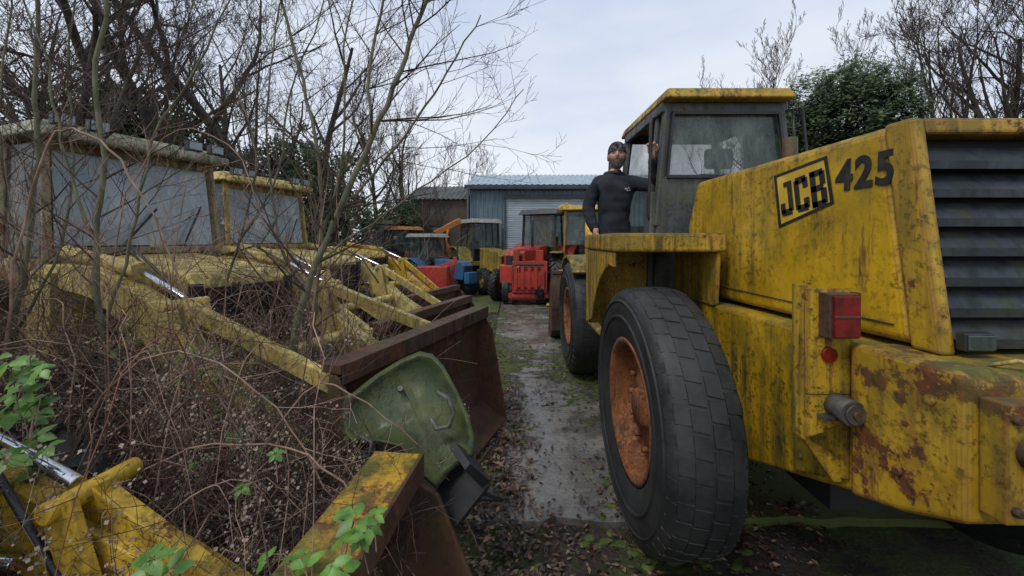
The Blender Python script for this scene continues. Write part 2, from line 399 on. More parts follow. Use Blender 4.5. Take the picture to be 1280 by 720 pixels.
def wall(b,fa,fb,z0,z1,th,mat=0):
    a0,b0=cabp(*fa,z0),cabp(*fb,z0); a1,b1=cabp(*fa,z1),cabp(*fb,z1)
    n=(b0-a0).cross(V((0,0,1))).normalized()*-th
    b.hexa([a0,b0,b0+n,a0+n],[a1,b1,b1+n,a1+n],mat)
wall(b,(0,0),(1,0),1.2,2.32,.05); wall(b,(1,0),(1,1),1.2,1.95,.05); wall(b,(1,1),(0,1),1.2,1.95,.05)
wall(b,(0,.86),(0,1),1.2,1.95,.05); wall(b,(0,0.02),(0,.14),1.2,2.2,.05)
b.box(1.25,2.47,3.38,4.5,1.2,1.24)
for fa in((0,0),(1,0),(1,1),(0,1),(0,.14),(1,.5)):
    p0=cabp(*fa,1.9);p1=cabp(*fa,2.99); ix=V((.03 if fa[0]==0 else -.03,.03 if fa[1]<.5 else -.03,0))
    b.beam(p0+ix,p1+ix,.06,.06)
for (fa,fb) in(((0,0),(1,0)),((1,0),(1,1)),((1,1),(0,1)),((0,1),(0,0))):
    dy=V((0,.03 if fa[1]==0 and fb[1]==0 else 0,0)); b.beam(cabp(*fa,2.94)+dy,cabp(*fb,2.94)+dy,.05,.09)
lp('cab_frame',b,[GREYC],.012)
b=B()
def pane(fa,fb,z0,z1,inset,mat=0):
    a0,b0=cabp(*fa,z0),cabp(*fb,z0); a1,b1=cabp(*fa,z1),cabp(*fb,z1)
    d=(b0-a0).normalized(); n=d.cross(V((0,0,1)))*-inset
    b.add([a0+d*.06+n,b0-d*.06+n,b1-d*.06+n,a1+d*.06+n],[(0,1,2,3)],mat)
pane((0,0),(1,0),2.32,2.9,.02); pane((1,0),(1,.5),1.95,2.9,.02); pane((1,.5),(1,1),1.95,2.9,.02); pane((1,1),(0,1),1.95,2.9,.02)
lp('cab_glass',b,[GLASS])
b=B()
for z in(2.33,2.885): b.beam(cabp(0,0,z)+V((.07,-.012,0)),cabp(1,0,z)+V((-.07,-.012,0)),.02,.025)
for fx in(0,1): b.beam(cabp(fx,0,2.33)+V((.07 if fx==0 else -.07,-.012,0)),cabp(fx,0,2.885)+V((.07 if fx==0 else -.07,-.012,0)),.025,.02)
lp('window_gasket',b,[BLACKP])
b=B(); b.hexa([(1.30,3.24,2.985),(2.42,3.24,2.985),(2.42,4.62,2.985),(1.30,4.62,2.985)],[(1.33,3.28,3.085),(2.39,3.28,3.085),(2.39,4.55,3.085),(1.33,4.55,3.085)])
lp('cab_roof',b,[YELF],.025,3)
b=B()
b.box(1.62,2.10,3.62,4.0,1.55,1.72); b.hexa([(1.64,3.52,1.7),(2.08,3.52,1.7),(2.08,3.66,1.7),(1.64,3.66,1.7)],[(1.68,3.44,2.38),(2.04,3.44,2.38),(2.04,3.54,2.38),(1.68,3.54,2.38)])
b.box(1.74,1.98,3.42,3.50,2.42,2.60); b.box(1.6,2.1,4.25,4.45,1.24,2.05)
b.cyl((1.86,4.3,1.9),(1.86,4.12,2.12),.03)
b.box(1.36,1.48,3.45,3.8,1.24,1.9)
lp('cab_seat_and_console',b,[BLACKP],.03,3)
b=B(); c0=V((1.86,4.1,2.14)); ring=[]
for i in range(25):
    t=2*math.pi*i/24; ring.append(c0+V((math.cos(t)*.2,math.sin(t)*.13,math.sin(t)*.15)))
b.tube(ring,.014,8,cap=False); lp('steering_wheel',b,[BLACKP])
b=B()
b.tube([(1.262,3.40,2.86),(1.225,3.375,2.84),(1.222,3.375,2.80),(1.20,3.37,2.0),(1.205,3.37,1.96),(1.24,3.39,1.95)],.014,10)
lp('grab_rail',b,[BLACKP])
b=B(); b.tube([(2.37,3.36,2.90),(2.50,3.33,2.93),(2.52,3.33,2.9),(2.57,3.33,2.42),(2.55,3.34,2.38),(2.44,3.36,2.38)],.011,8); b.tube([(2.44,3.34,2.92),(2.47,3.34,2.40)],.011,8)
lp('mirror_bracket',b,[BLACKP])
b=B()
b.beam((1.24,4.5,1.25),(1.33,4.45,2.9),.04,.05); b.beam((1.20,4.95,1.25),(1.27,4.9,2.9),.04,.05); b.beam((1.24,4.5,1.27),(1.20,4.95,1.27),.04,.05); b.beam((1.33,4.45,2.88),(1.27,4.9,2.88),.04,.05); b.beam((1.28,4.47,2.0),(1.23,4.92,2.0),.04,.04)
b.add([(1.24,4.5,1.27),(1.20,4.95,1.27),(1.23,4.92,2.0),(1.28,4.47,2.0)],[(0,1,2,3)])
lp('cab_door',b,[GREYC])
b=B(); b.cyl((2.1,2.9,2.2),(2.1,2.9,2.55),.05); lp('exhaust_stub',b,[RUSTM])
b=B(); b.box(1.45,2.27,4.6,5.9,.6,1.35); b.prism([(4.7,1.35),(4.9,1.75),(5.4,1.75),(5.6,1.35)],'x',1.5,2.22)
b.box(1.2,1.34,3.45,4.2,.9,1.21)
lp('front_frame',b,[YELM],.02)
b=B()
for x0 in(1.38,2.20):
    b.prism([(4.9,1.75),(5.2,1.85),(6.0,1.2),(6.7,.55),(6.7,.3),(6.4,.35),(5.8,.9),(4.9,1.5)],'x',x0,x0+.14)
lp('lift_arms',b,[YELM],.015)
b=B()
for x0,x1 in((.74,1.32),(2.4,2.98)):
    for i in range(4):
        t0=math.radians(50+i*20);t1=math.radians(70+i*20)
        p=[(5.25+.84*math.cos(t0),.74+.84*math.sin(t0)),(5.25+.84*math.cos(t1),.74+.84*math.sin(t1)),(5.25+.81*math.cos(t1),.74+.81*math.sin(t1)),(5.25+.81*math.cos(t0),.74+.81*math.sin(t0))]
        b.prism(p,'x',x0,x1)
lp('front_fenders',b,[YELM])
def bucket(bb,x0,x1,y0,dirn,zt,axis='x',mat=0,depth=1.0,M=None):
    f=lambda u,z:(y0+dirn*u,z)
    out=[(0,zt),(-.07,.5*zt),(.0,.16*zt),(.18,.05),(depth*.62,.02)]
    inn=[(depth*.62,.05),(.2,.085),(.05,.18*zt),(-.02,.51*zt),(.045,zt)]
    bb.prism([f(*p) for p in out+inn],axis,x0,x1,mat,M)
    for a in(x0-.025,x1):
        bb.prism([f(*p) for p in out+[(depth*.55,.2*zt),(depth*.30,zt*.85),(.05,zt)]],axis,a,a+.025,mat,M)
b=B(); bucket(b,.72,3.0,6.75,1,1.18,'x'); b.box(.70,3.02,6.73,6.80,1.185,1.24)
lp('front_bucket',b,[RUSTM],.006)

# =============== BACKHOE LOADERS ===============
def shade(pts,th):
    up=[];dn=[]
    for i,p in enumerate(pts):
        a=V(pts[max(i-1,0)]);c=V(pts[min(i+1,len(pts)-1)]);d=(c-a).normalized();n=V((-d.y,d.x))
        t=th[i]/2; up.append((p[0]+n.x*t,p[1]+n.y*t)); dn.append((p[0]-n.x*t,p[1]-n.y*t))
    return up+dn[::-1]
def backhoe(loc,yaw,Y,ROOF,blat=0,bz=1.0,bmat=RUSTM,bw=2.2,railmat=None,boomz=2.5,cab=True,bx=2.6,dep=.75,low=0,rail=.09,frame=None):
    e=empty('backhoe_loader',loc,yaw)
    def lo(n,b,m,bev=0,segs=2): return obj(n,b,m,e,bev,segs=segs)
    b=B(); b.box(-1.9,1.3,-.33,.33,.5,.85); b.cyl((.95,-.7,.46),(.95,.7,.46),.07); b.cyl((-1.1,-.7,.68),(-1.1,.7,.68),.12); lo('chassis',b,[RUSTM])
    b=B(); b.prism([(.02,1.0),(1.33,.95),(1.38,1.42),(1.30,1.52),(.02,1.64)],'y',-.42,.42); lo('engine_hood',b,[Y],.03,3)
    b=B(); b.box(1.372,1.385,-.34,.34,1.0,1.40,0)
    for i in range(7): b.box(1.38,1.40,-.34,.34,1.03+i*.055,1.045+i*.055,1)
    b.box(1.33,1.42,-.42,-.36,.98,1.44,1); b.box(1.33,1.42,.36,.42,.98,1.44,1)
    lo('front_grille',b,[DARK,BLACKP])
    b=B()
    for s in(-1,1):
        b.cyl((.3,s*.44,1.3),(.32,s*.44,1.3),.05)
        b.box(-.18,.22,min(s*.47,s*.74),max(s*.47,s*.74),.62,1.52-low)
        pts=[(.0,1.50-low),(.7,1.46-low),(1.35,1.22-low),(1.95,.80-low*.55),(bx-.05,.36)]
        pl=shade(pts,[.16,.24,.27,.24,.15]); b.prism(pl,'y',s*.56,s*.70)
        l2=low*1.05
        b.beam((1.78,s*.62,.88-low*.7),(1.66,s*.62,1.36-l2),.05,.12); b.beam((1.66,s*.62,1.32-l2),(bx-.03,s*.62,bz-.12-low*.6),.06,.10)
        b.beam((1.78,s*.52,.88-low*.7),(1.66,s*.52,1.36-l2),.03,.12)
        b.cyl((.1,s*.60,1.68-low),(1.05,s*.60,1.56-low),.055,n=14); b.cyl((1.05,s*.60,1.56-low),(1.12,s*.60,1.552-low),.063,n=14); b.cyl((1.12,s*.60,1.552-low),(1.62,s*.60,1.37-l2),.024,mat=1,n=10)
        b.cyl((.15,s*.44,.85),(1.0,s*.44,1.0-low*.6),.05,n=12); b.cyl((1.0,s*.44,1.0-low*.6),(1.5,s*.52,1.08-low*.9),.024,mat=1,n=10)
        for q in((1.66,1.34-l2),(1.78,.88-low*.7),(bx-.04,.36),(0,1.5-low)): b.cyl((q[0],s*.48,q[1]),(q[0],s*.76,q[1]),.035,n=12)
        b.tube([(.3,s*.55,1.62-low),(.8,s*.5,1.72-low),(1.3,s*.55,1.5-low),(1.7,s*.5,1.1-low)],.013,6,mat=2)
        b.tube([(.2,s*.5,1.60-low),(.7,s*.46,1.68-low),(1.2,s*.48,1.40-low),(1.5,s*.46,1.0-low)],.011,6,mat=2)
    b.cyl((1.9,-.6,.86-low*.6),(1.9,.6,.86-low*.6),.06)
    lo('loader_arms',b,[Y,CHROME,BLACKP],.008)
    b=B(); bucket(b,-bw/2+blat,bw/2+blat,bx,1,bz,'y',0,dep)
    b.box(bx-.05,bx+rail,-bw/2-.03+blat,bw/2+.03+blat,bz+.003,bz+.055,1)
    b.box(bx+rail+.002,bx+rail+.014,-bw/2-.03+blat,bw/2+.03+blat,bz-.05,bz+.062,0)
    for yy in(-.62,.62,-.2,.2):
        b.prism([(bx-.003,bz),(bx-.18,bz-.2),(bx-.16,.25),(bx-.02,.25)],'y',yy-.015,yy+.015,0)
    lo('front_bucket',b,[bmat,railmat or bmat],.008)
    if cab:
        b=B()
        b.box(-1.4,-.02,-.70,-.66,.9,1.62);b.box(-1.4,-.02,.66,.70,.9,1.62);b.box(-.06,-.02,-.66,.66,.9,1.68);b.box(-1.4,-.06,-.66,.66,.85,.9)
        for s in(-1,1):
            b.beam((-.02,s*.67,1.6),(-.15,s*.64,2.66),.055,.065); b.beam((-.72,s*.69,1.6),(-.75,s*.66,2.66),.05,.06); b.beam((-1.38,s*.67,1.6),(-1.35,s*.64,2.66),.06,.06)
            b.box(-1.75,-.55,min(s*.72,s*1.08),max(s*.72,s*1.08),1.40,1.44); b.box(-.56,-.52,min(s*.72,s*1.08),max(s*.72,s*1.08),1.0,1.40)
        b.beam((-.03,-.65,1.68),(-.03,.65,1.68),.05,.07); b.beam((-.145,-.62,2.60),(-.145,.62,2.60),.05,.09)
        lo('cab_frame',b,[frame or YELM],.01)
        b=B(); b.hexa([(-1.5,-.76,2.66),(-.02,-.76,2.66),(-.02,.76,2.66),(-1.5,.76,2.66)],[(-1.45,-.70,2.80),(-.10,-.70,2.80),(-.10,.70,2.80),(-1.45,.70,2.80)])
        b.box(-.02,.10,-.72,.72,2.63,2.72)
        lo('cab_roof',b,[ROOF],.03,3)
        b=B()
        for yy in(-.6,.6,-.38,.38):
            b.box(.0,.07,yy-.07,yy+.07,2.74,2.84,0); b.box(.072,.078,yy-.06,yy+.06,2.75,2.83,1)
        b.beam((.01,-.2,1.72),(-.05,.1,2.1),.012,.02); b.beam((.012,.3,1.72),(-.045,.5,2.15),.012,.02)
        lo('work_lights',b,[BLACKP,GLASSM],.004)
        b=B()
        b.add([(-.045,-.62,1.73),(-.045,.62,1.73),(-.145,.60,2.56),(-.145,-.60,2.56)],[(0,1,2,3)])
        for s in(-1,1):
            b.add([(-.10,s*.68,1.64),(-.70,s*.69,1.64),(-.73,s*.66,2.62),(-.18,s*.65,2.62)],[(0,1,2,3)],1)
            b.add([(-.76,s*.69,1.64),(-1.34,s*.68,1.64),(-1.32,s*.65,2.62),(-.78,s*.66,2.62)],[(0,1,2,3)],1)
        b.add([(-1.39,-.62,1.64),(-1.39,.62,1.64),(-1.36,.6,2.6),(-1.36,-.6,2.6)],[(0,1,2,3)],1)
        lo('cab_windows',b,[GLASSM,GLASS])
        b=B(); b.box(-1.0,-.55,-.25,.25,1.2,1.45); b.box(-1.05,-.93,-.25,.25,1.4,2.05); b.cyl((-.15,0,1.4),(-.32,0,1.85),.03); b.cyl((-.31,0,1.85),(-.33,0,1.87),.18,n=24)
        lo('cab_seat',b,[BLACKP],.03)
    b=B(); b.box(-2.25,-2.0,-.8,.8,.55,.95); b.box(-2.45,-2.2,-.15,.15,.6,1.35)
    b.prism(shade([(-2.3,1.0),(-2.9,1.8),(-2.75,boomz)],[.2,.34,.18]),'y',-.09,.09)
    b.prism(shade([(-2.75,boomz),(-3.2,1.5),(-3.3,.9)],[.18,.24,.14]),'y',-.08,.08)
    b.prism([(-3.35,.95),(-3.6,.75),(-3.55,.4),(-3.2,.3),(-3.0,.45),(-3.1,.8)],'y',-.25,.25)
    for s in(-1,1): b.beam((-2.2,s*.7,.8),(-2.5,s*.95,.12),.12,.14); b.box(-2.65,-2.35,s*.95-.15,s*.95+.15,.03,.08)
    b.cyl((-2.35,0,1.3),(-2.55,0,2.1),.055,n=12); lo('backhoe_boom',b,[Y],.015)
    for s in(-1,1):
        wheel(e,'rear_wheel',(-1.12,s*.90,.68),'y',.68,.38,.36,(None,YELM),'ag',n=64)
        wheel(e,'front_wheel',(.95,s*.86,.46),'y',.46,.27,.22,(None,YELM),'ag',n=48)
    return e
YA=math.radians(-20)
backhoe((-3.60,3.80,0),YA,YELP,CREAM,blat=.22,bz=1.06,bw=1.86,bx=3.05,dep=.5,frame=CABF)
backhoe((-3.90,6.25,0),YA,YELP,YELP,bz=.82,bx=2.95,dep=.6)
backhoe((-4.25,8.7,0),YA,YELN,YELP,bz=.7,bx=2.75,dep=.6,cab=False,boomz=1.9)
backhoe((-3.20,.92,0),math.radians(-6),YELN,CREAM,blat=.0,bz=.76,bw=2.15,bx=2.52,dep=.85,railmat=YELD,low=.42,rail=.17)
backhoe((2.45,12.6,0),math.radians(80),YELN,YELN,boomz=2.9)

# =============== TRACTORS ===============
def tractor(name,loc,yaw,col,cabm,k=1.0):
    e=empty(name,loc,yaw); e.scale=(k,k,k)
    def lo(n,b,m,bev=0): return obj(n,b,m,e,bev)
    b=B(); b.prism([(.1,.75),(1.55,.7),(1.6,1.25),(1.5,1.4),(.1,1.5)],'y',-.3,.3); b.box(1.6,1.85,-.28,.28,.55,1.0); b.box(-1.5,-.95,-.35,.35,.5,1.0)
    b.box(-1.15,-.05,-.55,.55,.85,1.0)
    for s in(-1,1):
        for i in range(5):
            t0=math.radians(20+i*28);t1=math.radians(48+i*28);r0,r1=.80,.84
            b.prism([(-.75+r0*math.cos(t0),.72+r0*math.sin(t0)),(-.75+r0*math.cos(t1),.72+r0*math.sin(t1)),(-.75+r1*math.cos(t1),.72+r1*math.sin(t1)),(-.75+r1*math.cos(t0),.72+r1*math.sin(t0))],'y',min(s*.5,s*1.02),max(s*.5,s*1.02))
    lo('body_and_fenders',b,[col],.02)
    b=B()
    for s in(-1,1):
        b.beam((.05,s*.52,1.0),(-.02,s*.5,2.4),.06,.06); b.beam((-1.1,s*.55,1.2),(-1.05,s*.5,2.4),.06,.06); b.beam((-.5,s*.55,1.2),(-.5,s*.5,2.4),.05,.05)
    b.hexa([(-1.25,-.62,2.4),(.15,-.62,2.4),(.15,.62,2.4),(-1.25,.62,2.4)],[(-1.15,-.55,2.55),(.05,-.55,2.55),(.05,.55,2.55),(-1.15,.55,2.55)],1)
    b.cyl((.9,.2,1.4),(.9,.2,2.2),.035); b.box(1.59,1.62,-.22,.22,.8,1.25)
    b.box(-.95,-.5,-.22,.22,1.0,1.2); b.box(-1.0,-.9,-.22,.22,1.2,1.75)
    lo('cab_and_exhaust',b,[BLACKP,cabm],.01)
    b=B()
    b.add([(.03,-.48,1.45),(.03,.48,1.45),(-.03,.46,2.38),(-.03,-.46,2.38)],[(0,1,2,3)]);b.add([(-1.1,-.5,1.3),(-1.1,.5,1.3),(-1.05,.46,2.38),(-1.05,-.46,2.38)],[(0,1,2,3)])
    for s in(-1,1): b.add([(.0,s*.53,1.2),(-1.08,s*.56,1.2),(-1.03,s*.5,2.38),(-.02,s*.5,2.38)],[(0,1,2,3)])
    lo('cab_windows',b,[GLASS])
    for s in(-1,1):
        wheel(e,'rear_wheel',(-.75,s*.78,.72),'y',.72,.38,.36,(None,col),'ag',n=48)
        wheel(e,'front_wheel',(1.2,s*.68,.42),'y',.42,.24,.2,(None,col),'ag',n=32)
    return e
tractor('red_tractor',(.86,12.2,0),math.radians(-118),REDP,BLACKP,1.08)
tractor('white_tractor',(-.95,14.0,0),math.radians(-60),YELM,WHITEP)
tractor('blue_tractor',(-2.45,12.6,0),math.radians(-30),BLUEP,WHITEP,.78)
tractor('orange_tractor',(-3.9,14.6,0),math.radians(-40),ORP,ORP,.9)
tractor('green_tractor',(-5.2,14.8,0),math.radians(-70),GREENP,GREENP,1.0)
e=empty('red_ballast_box',(.50,10.6,0)); b=B()
b.box(-.50,.45,-.25,.35,.35,1.20); b.box(-.40,.3,-.3,-.26,.5,.9); b.box(-.6,.5,-.2,.3,.2,.34); b.box(-.46,-.30,-.2,.0,1.20,1.52); b.box(.15,.35,-.2,.1,1.20,1.50); b.cyl((-.5,-.1,.25),(.4,-.1,.25),.12)
b.beam((-.38,-.1,1.50),(.25,-.1,1.54),.08,.08)
for i in range(5): b.box(-.45+i*.18,-.36+i*.18,-.33,-.30,.45,1.05)
for i in range(3): b.box(-.42,.36,-.27,-.252,.98+i*.06,1.01+i*.06,1)
b.cyl((.75,.0,.45),(.55,.0,.45),.45,n=28,mat=1); b.cyl((-.6,.2,.42),(-.78,.2,.42),.38,n=28,mat=1)
obj('ballast_frame',b,[REDP,RUBBER],e,.02)
e=empty('red_plough_frame',(-2.1,10.6,0)); b=B()
b.box(-.5,.35,-.3,.3,.35,1.05); b.beam((-.8,0,.7),(.6,0,1.2),.1,.12); b.beam((.3,.2,.1),(.5,.2,1.3),.1,.1)
for i in range(4): b.prism([(-.6+i*.3,.5),(-.45+i*.3,.45),(-.35+i*.3,.02),(-.6+i*.3,.1)],'y',-.4,-.34)
obj('plough_body',b,[REDP],e,.01)
def excavator(loc,yaw,mat,k=1):
    e=empty('excavator',loc,yaw); e.scale=(k,k,k); b=B()
    b.box(-.9,.9,-.9,1.4,.75,1.5); b.prism(shade([(-.1,1.3),(-.7,2.3),(.2,2.75),(.95,2.4)],[.3,.36,.3,.2]),'y',-1.2,-.95); b.prism(shade([(.95,2.5),(.6,1.5),(.45,1.0)],[.2,.24,.15]),'y',-1.15,-1.0)
    b.prism([(.2,1.0),(.65,1.0),(.7,.6),(.4,.4),(.1,.6)],'y',-1.3,-.85); b.cyl((-.5,-1.25,1.5),(-.3,-1.25,2.4),.06)
    obj('house_and_boom',b,[mat],e,.03)
    b=B()
    for s in(-1,1): b.prism([(-1.2,.1),(1.2,.1),(1.45,.4),(1.2,.7),(-1.2,.7),(-1.45,.4)],'x',s*.8-.22,s*.8+.22)
    obj('tracks',b,[RUSTM],e,.03)
    b=B(); b.box(-.85,-.1,-.8,.2,1.5,2.5); obj('operator_cab',b,[BLACKP],e,.05)
excavator((1.65,14.2,0),0,YELN,1.05); excavator((-2.6,15.4,0),math.radians(25),ORP,.9)

# =============== BUILDING ===============
e=empty('metal_shed',(0,0,0))
WALLM=simple('blue_grey_cladding',(.085,.13,.16),(.13,.19,.225),2,.55,.1,.004)
ROOFM=simple('light_blue_roofing',(.22,.29,.34),(.36,.44,.50),2,.5,.1,.004)
SHUT=simple('shutter_steel',(.30,.36,.40),(.42,.48,.52),1.5,.45,.1,.003,mp=(1,1,3))
def corr(b,x0,x1,p0,p1,per=.2,dp=.035,mat=0,nrm=V((0,-1,0))):
    n=int((x1-x0)/per*4); vs=[];fs=[]
    for i in range(n+1):
        x=x0+(x1-x0)*i/n; o=nrm*(dp if (i%4) in(1,2) else 0)
        vs.append(V((x,p0[0],p0[1]))+o); vs.append(V((x,p1[0],p1[1]))+o)
    for i in range(n): fs.append((2*i,2*i+2,2*i+3,2*i+1))
    b.add(vs,fs,mat)
b=B(); WY=16.4
corr(b,-1.75,-.25,(WY,0),(WY,4.0)); corr(b,3.5,9.0,(WY,0),(WY,4.0)); corr(b,-.25,3.5,(WY,3.55),(WY,4.0))
b.box(-1.75,9,WY+.06,WY+.2,3.6,3.99); b.box(-1.75,-.25,WY+.06,WY+.2,0,3.6);b.box(3.5,9,WY+.06,WY+.2,0,3.6)
b.box(-1.80,-1.75,WY,26,0,4.0); b.box(9,9.05,WY,26,0,4.0); b.box(-1.75,9,25.9,26,0,4.0)
obj('walls',b,[WALLM],e,recalc=False)
b=B(); corr(b,-2.0,9.2,(WY-.25,4.08),(21.2,5.35),.25,.05,0,V((0,-.2,.98))); corr(b,-2.0,9.2,(21.2,5.35),(26.3,4.0),.25,.05,0,V((0,.2,.98)))
obj('roof',b,[ROOFM],e,recalc=False)
b=B(); b.box(-2.0,9.2,WY-.32,WY-.24,3.93,4.10); b.box(-.33,-.25,WY-.08,WY,0,3.6); b.box(3.5,3.58,WY-.08,WY,0,3.6); b.box(-.33,3.58,WY-.12,WY-.04,3.56,3.72)
b.prism([(WY,4.0),(21.2,5.3),(26,4.0)],'x',-1.79,-1.76)
b.cyl((-1.85,WY-.3,0),(-1.85,WY-.3,4.0),.05)
obj('gutter_and_trim',b,[simple('dark_trim',(.03,.04,.05),(.05,.06,.07),3,.6)],e)
b=B()
for i in range(46):
    z=.03+i*.077; b.prism([(WY+.03,z),(WY+.0,z+.02),(WY+.0,z+.055),(WY+.03,z+.077)],'x',-.25,3.5)
b.box(-.25,3.5,WY+.031,WY+.06,0,3.6)
obj('roller_shutter',b,[SHUT],e)
e=empty('brick_outbuilding',(0,0,0))
bm,nt,bs=newmat('old_brick'); co=N(nt,'ShaderNodeTexCoord').outputs['Object']
mp=N(nt,'ShaderNodeMapping'); mp.inputs['Rotation'].default_value=(math.radians(90),0,0); nt.links.new(co,mp.inputs[0])
br=N(nt,'ShaderNodeTexBrick'); br.inputs['Scale'].default_value=4.4; br.inputs['Color1'].default_value=(.14,.10,.075,1); br.inputs['Color2'].default_value=(.09,.07,.06,1); br.inputs['Mortar'].default_value=(.16,.14,.12,1); br.inputs['Mortar Size'].default_value=.02
nt.links.new(mp.outputs[0],br.inputs[0]); c=mix(nt,ramp(nt,noi(nt,co,1.2,6),.4,.7),br.outputs[0],(.06,.06,.04)); nt.links.new(c,bs.inputs['Base Color']); bs.inputs['Roughness'].default_value=.9
b=B(); b.box(-4.4,-1.9,16.6,22,0,3.55); b.prism([(16.6,3.55),(22,3.55),(19.3,4.4)],'x',-4.4,-1.9); obj('walls',b,[bm],e)
b=B(); corr(b,-4.6,-1.88,(16.4,3.52),(19.3,4.45),.2,.04,0,V((0,-.3,.95))); corr(b,-4.6,-1.88,(19.3,4.45),(22.2,3.5),.2,.04,0,V((0,.3,.95))); obj('roof',b,[simple('grey_asbestos',(.07,.075,.07),(.14,.15,.14),2,.9)],e,recalc=False)
b=B(); b.box(-3.6,-2.8,16.56,16.59,1.4,2.4); b.box(-3.66,-2.74,16.53,16.56,1.32,1.4); b.box(-3.22,-3.18,16.53,16.555,1.4,2.4); obj('window',b,[DARK],e)

# =============== GROUND ===============
def grid(name,x0,x1,y0,y1,nx,ny,zf,mat,parent=None):
    b=B();vs=[];fs=[]
    for j in range(ny+1):
        for i in range(nx+1):
            x=x0+(x1-x0)*i/nx;y=y0+(y1-y0)*j/ny; vs.append((x,y,zf(x,y)))
    for j in range(ny):
        for i in range(nx):
            a=j*(nx+1)+i; fs.append((a,a+1,a+nx+2,a+nx+1))
    b.add(vs,fs,0,True); return obj(name,b,[mat],parent,recalc=False)
gm,nt,bs=newmat('soil_moss_leaf_litter'); co=N(nt,'ShaderNodeTexCoord').outputs['Object']
c=mix(nt,ramp(nt,noi(nt,co,7,7,.7),.4,.6),(.012,.010,.007),(.035,.026,.018))
vo=N(nt,'ShaderNodeTexVoronoi'); vo.inputs['Scale'].default_value=34; nt.links.new(co,vo.inputs[0])
lc=mix(nt,vo.outputs['Color'],(.02,.013,.009),(.075,.042,.025)); c=mix(nt,ramp(nt,noi(nt,co,5,5,.6),.48,.64),c,lc)
mo=ramp(nt,noi(nt,co,1.6,8,.72),.46,.54); c=mix(nt,mo,c,mix(nt,noi(nt,co,60,4,.7),(.012,.022,.004),(.075,.10,.014)))
nt.links.new(c,bs.inputs['Base Color']); bs.inputs['Roughness'].default_value=.85
bump(nt,bs,mth(nt,'ADD',noi(nt,co,45,6,.7),mth(nt,'MULTIPLY',vo.outputs['Distance'],.8)),.9,.03)
def gz(x,y):
    return -.03+.025*noise.noise(V((x*1.3,y*1.3,0)))+.01*noise.noise(V((x*6,y*6,3)))-.02
grid('ground_near',-9,9,-2,20,180,220,gz,gm)
bb=B()
bb.add([(-400,-400,-.095),(400,-400,-.095),(400,400,-.095),(-400,400,-.095)],[(0,1,2,3)]); obj('ground',bb,[gm],recalc=False)
cm,nt,bs=newmat('wet_mossy_concrete'); co=N(nt,'ShaderNodeTexCoord').outputs['Object']
base=mix(nt,ramp(nt,noi(nt,co,3,8,.7),.35,.65),(.10,.094,.082),(.27,.25,.215))
base=mix(nt,mth(nt,'MULTIPLY',ramp(nt,noi(nt,co,45,5,.7),.5,.66),.65),base,(.05,.045,.04))
sx=N(nt,'ShaderNodeSeparateXYZ'); nt.links.new(co,sx.inputs[0])
dx=mth(nt,'ABSOLUTE',mth(nt,'SUBTRACT',sx.outputs['X'],.38))
ex=mth(nt,'MULTIPLY',dx,.24)
dy=mth(nt,'ABSOLUTE',mth(nt,'SUBTRACT',sx.outputs['Y'],5.6))
bandr=mth(nt,'SUBTRACT',1.0,mth(nt,'MULTIPLY',dy,.62))
far=mth(nt,'MULTIPLY',ramp(nt,bandr,.0,.8),.10)
mn=mth(nt,'ADD',mth(nt,'ADD',noi(nt,co,2.3,10,.75),ex),far)
mm=ramp(nt,mn,.655,.695)
dirtm=ramp(nt,mn,.59,.66)
wet=ramp(nt,noi(nt,co,1.3,6,.65),.44,.55)
base=mix(nt,wet,mix(nt,.45,base,(.045,.043,.038)),base)
base=mix(nt,dirtm,base,(.034,.027,.020))
base=mix(nt,mm,base,mix(nt,noi(nt,co,50,4,.7),(.02,.032,.006),(.11,.125,.02)))
nt.links.new(base,bs.inputs['Base Color'])
rr=mix(nt,wet,(.14,.14,.14),(.40,.40,.40)); rr=mix(nt,dirtm,rr,(.8,.8,.8)); nt.links.new(rr,bs.inputs['Roughness'])
wv=N(nt,'ShaderNodeTexWave'); wv.bands_direction='Y'; wv.inputs['Scale'].default_value=6; wv.inputs['Distortion'].default_value=2.5; wv.inputs['Detail'].default_value=3; nt.links.new(co,wv.inputs[0])
h=mth(nt,'ADD',mth(nt,'MULTIPLY',noi(nt,co,30,6,.7),.3),mth(nt,'ADD',mth(nt,'MULTIPLY',wv.outputs['Fac'],.10),mth(nt,'MULTIPLY',mm,.8)))
bump(nt,bs,mth(nt,'MULTIPLY',h,mth(nt,'ADD',wet,.3)),.6,.02)
b=B()
ys=[2.42,5.6,9.4,13.2,17.0]; xs=[-.32,1.06,3.6]
for i in range(len(xs)-1):
    for j in range(len(ys)-1):
        x0,x1=xs[i]+.008,xs[i+1]-.008;y0,y1=ys[j]+.01,ys[j+1]-.01
        pts=[]
        n=14
        for k in range(n+1): pts.append((x0+(x1-x0)*k/n,y0+(.09*abs(noise.noise(V((k*.9,j*3+i,1)))) if j==0 else .012*noise.noise(V((k*.9,j*3+i,1))))))
        for k in range(n+1): pts.append((x1-(x1-x0)*k/n,y1+.012*noise.noise(V((k*.9,j*3+i,9)))))
        b.prism(pts,'z',-.12,.0+.004*((i+j)%2))
b.box(-1.6,-.34,9.5,17,-.12,-.004); b.box(3.61,8.5,2.6,17,-.12,-.004); b.box(-8,-1.61,11.5,16.5,-.12,-.006)
obj('concrete_yard',b,[cm],None,.006)

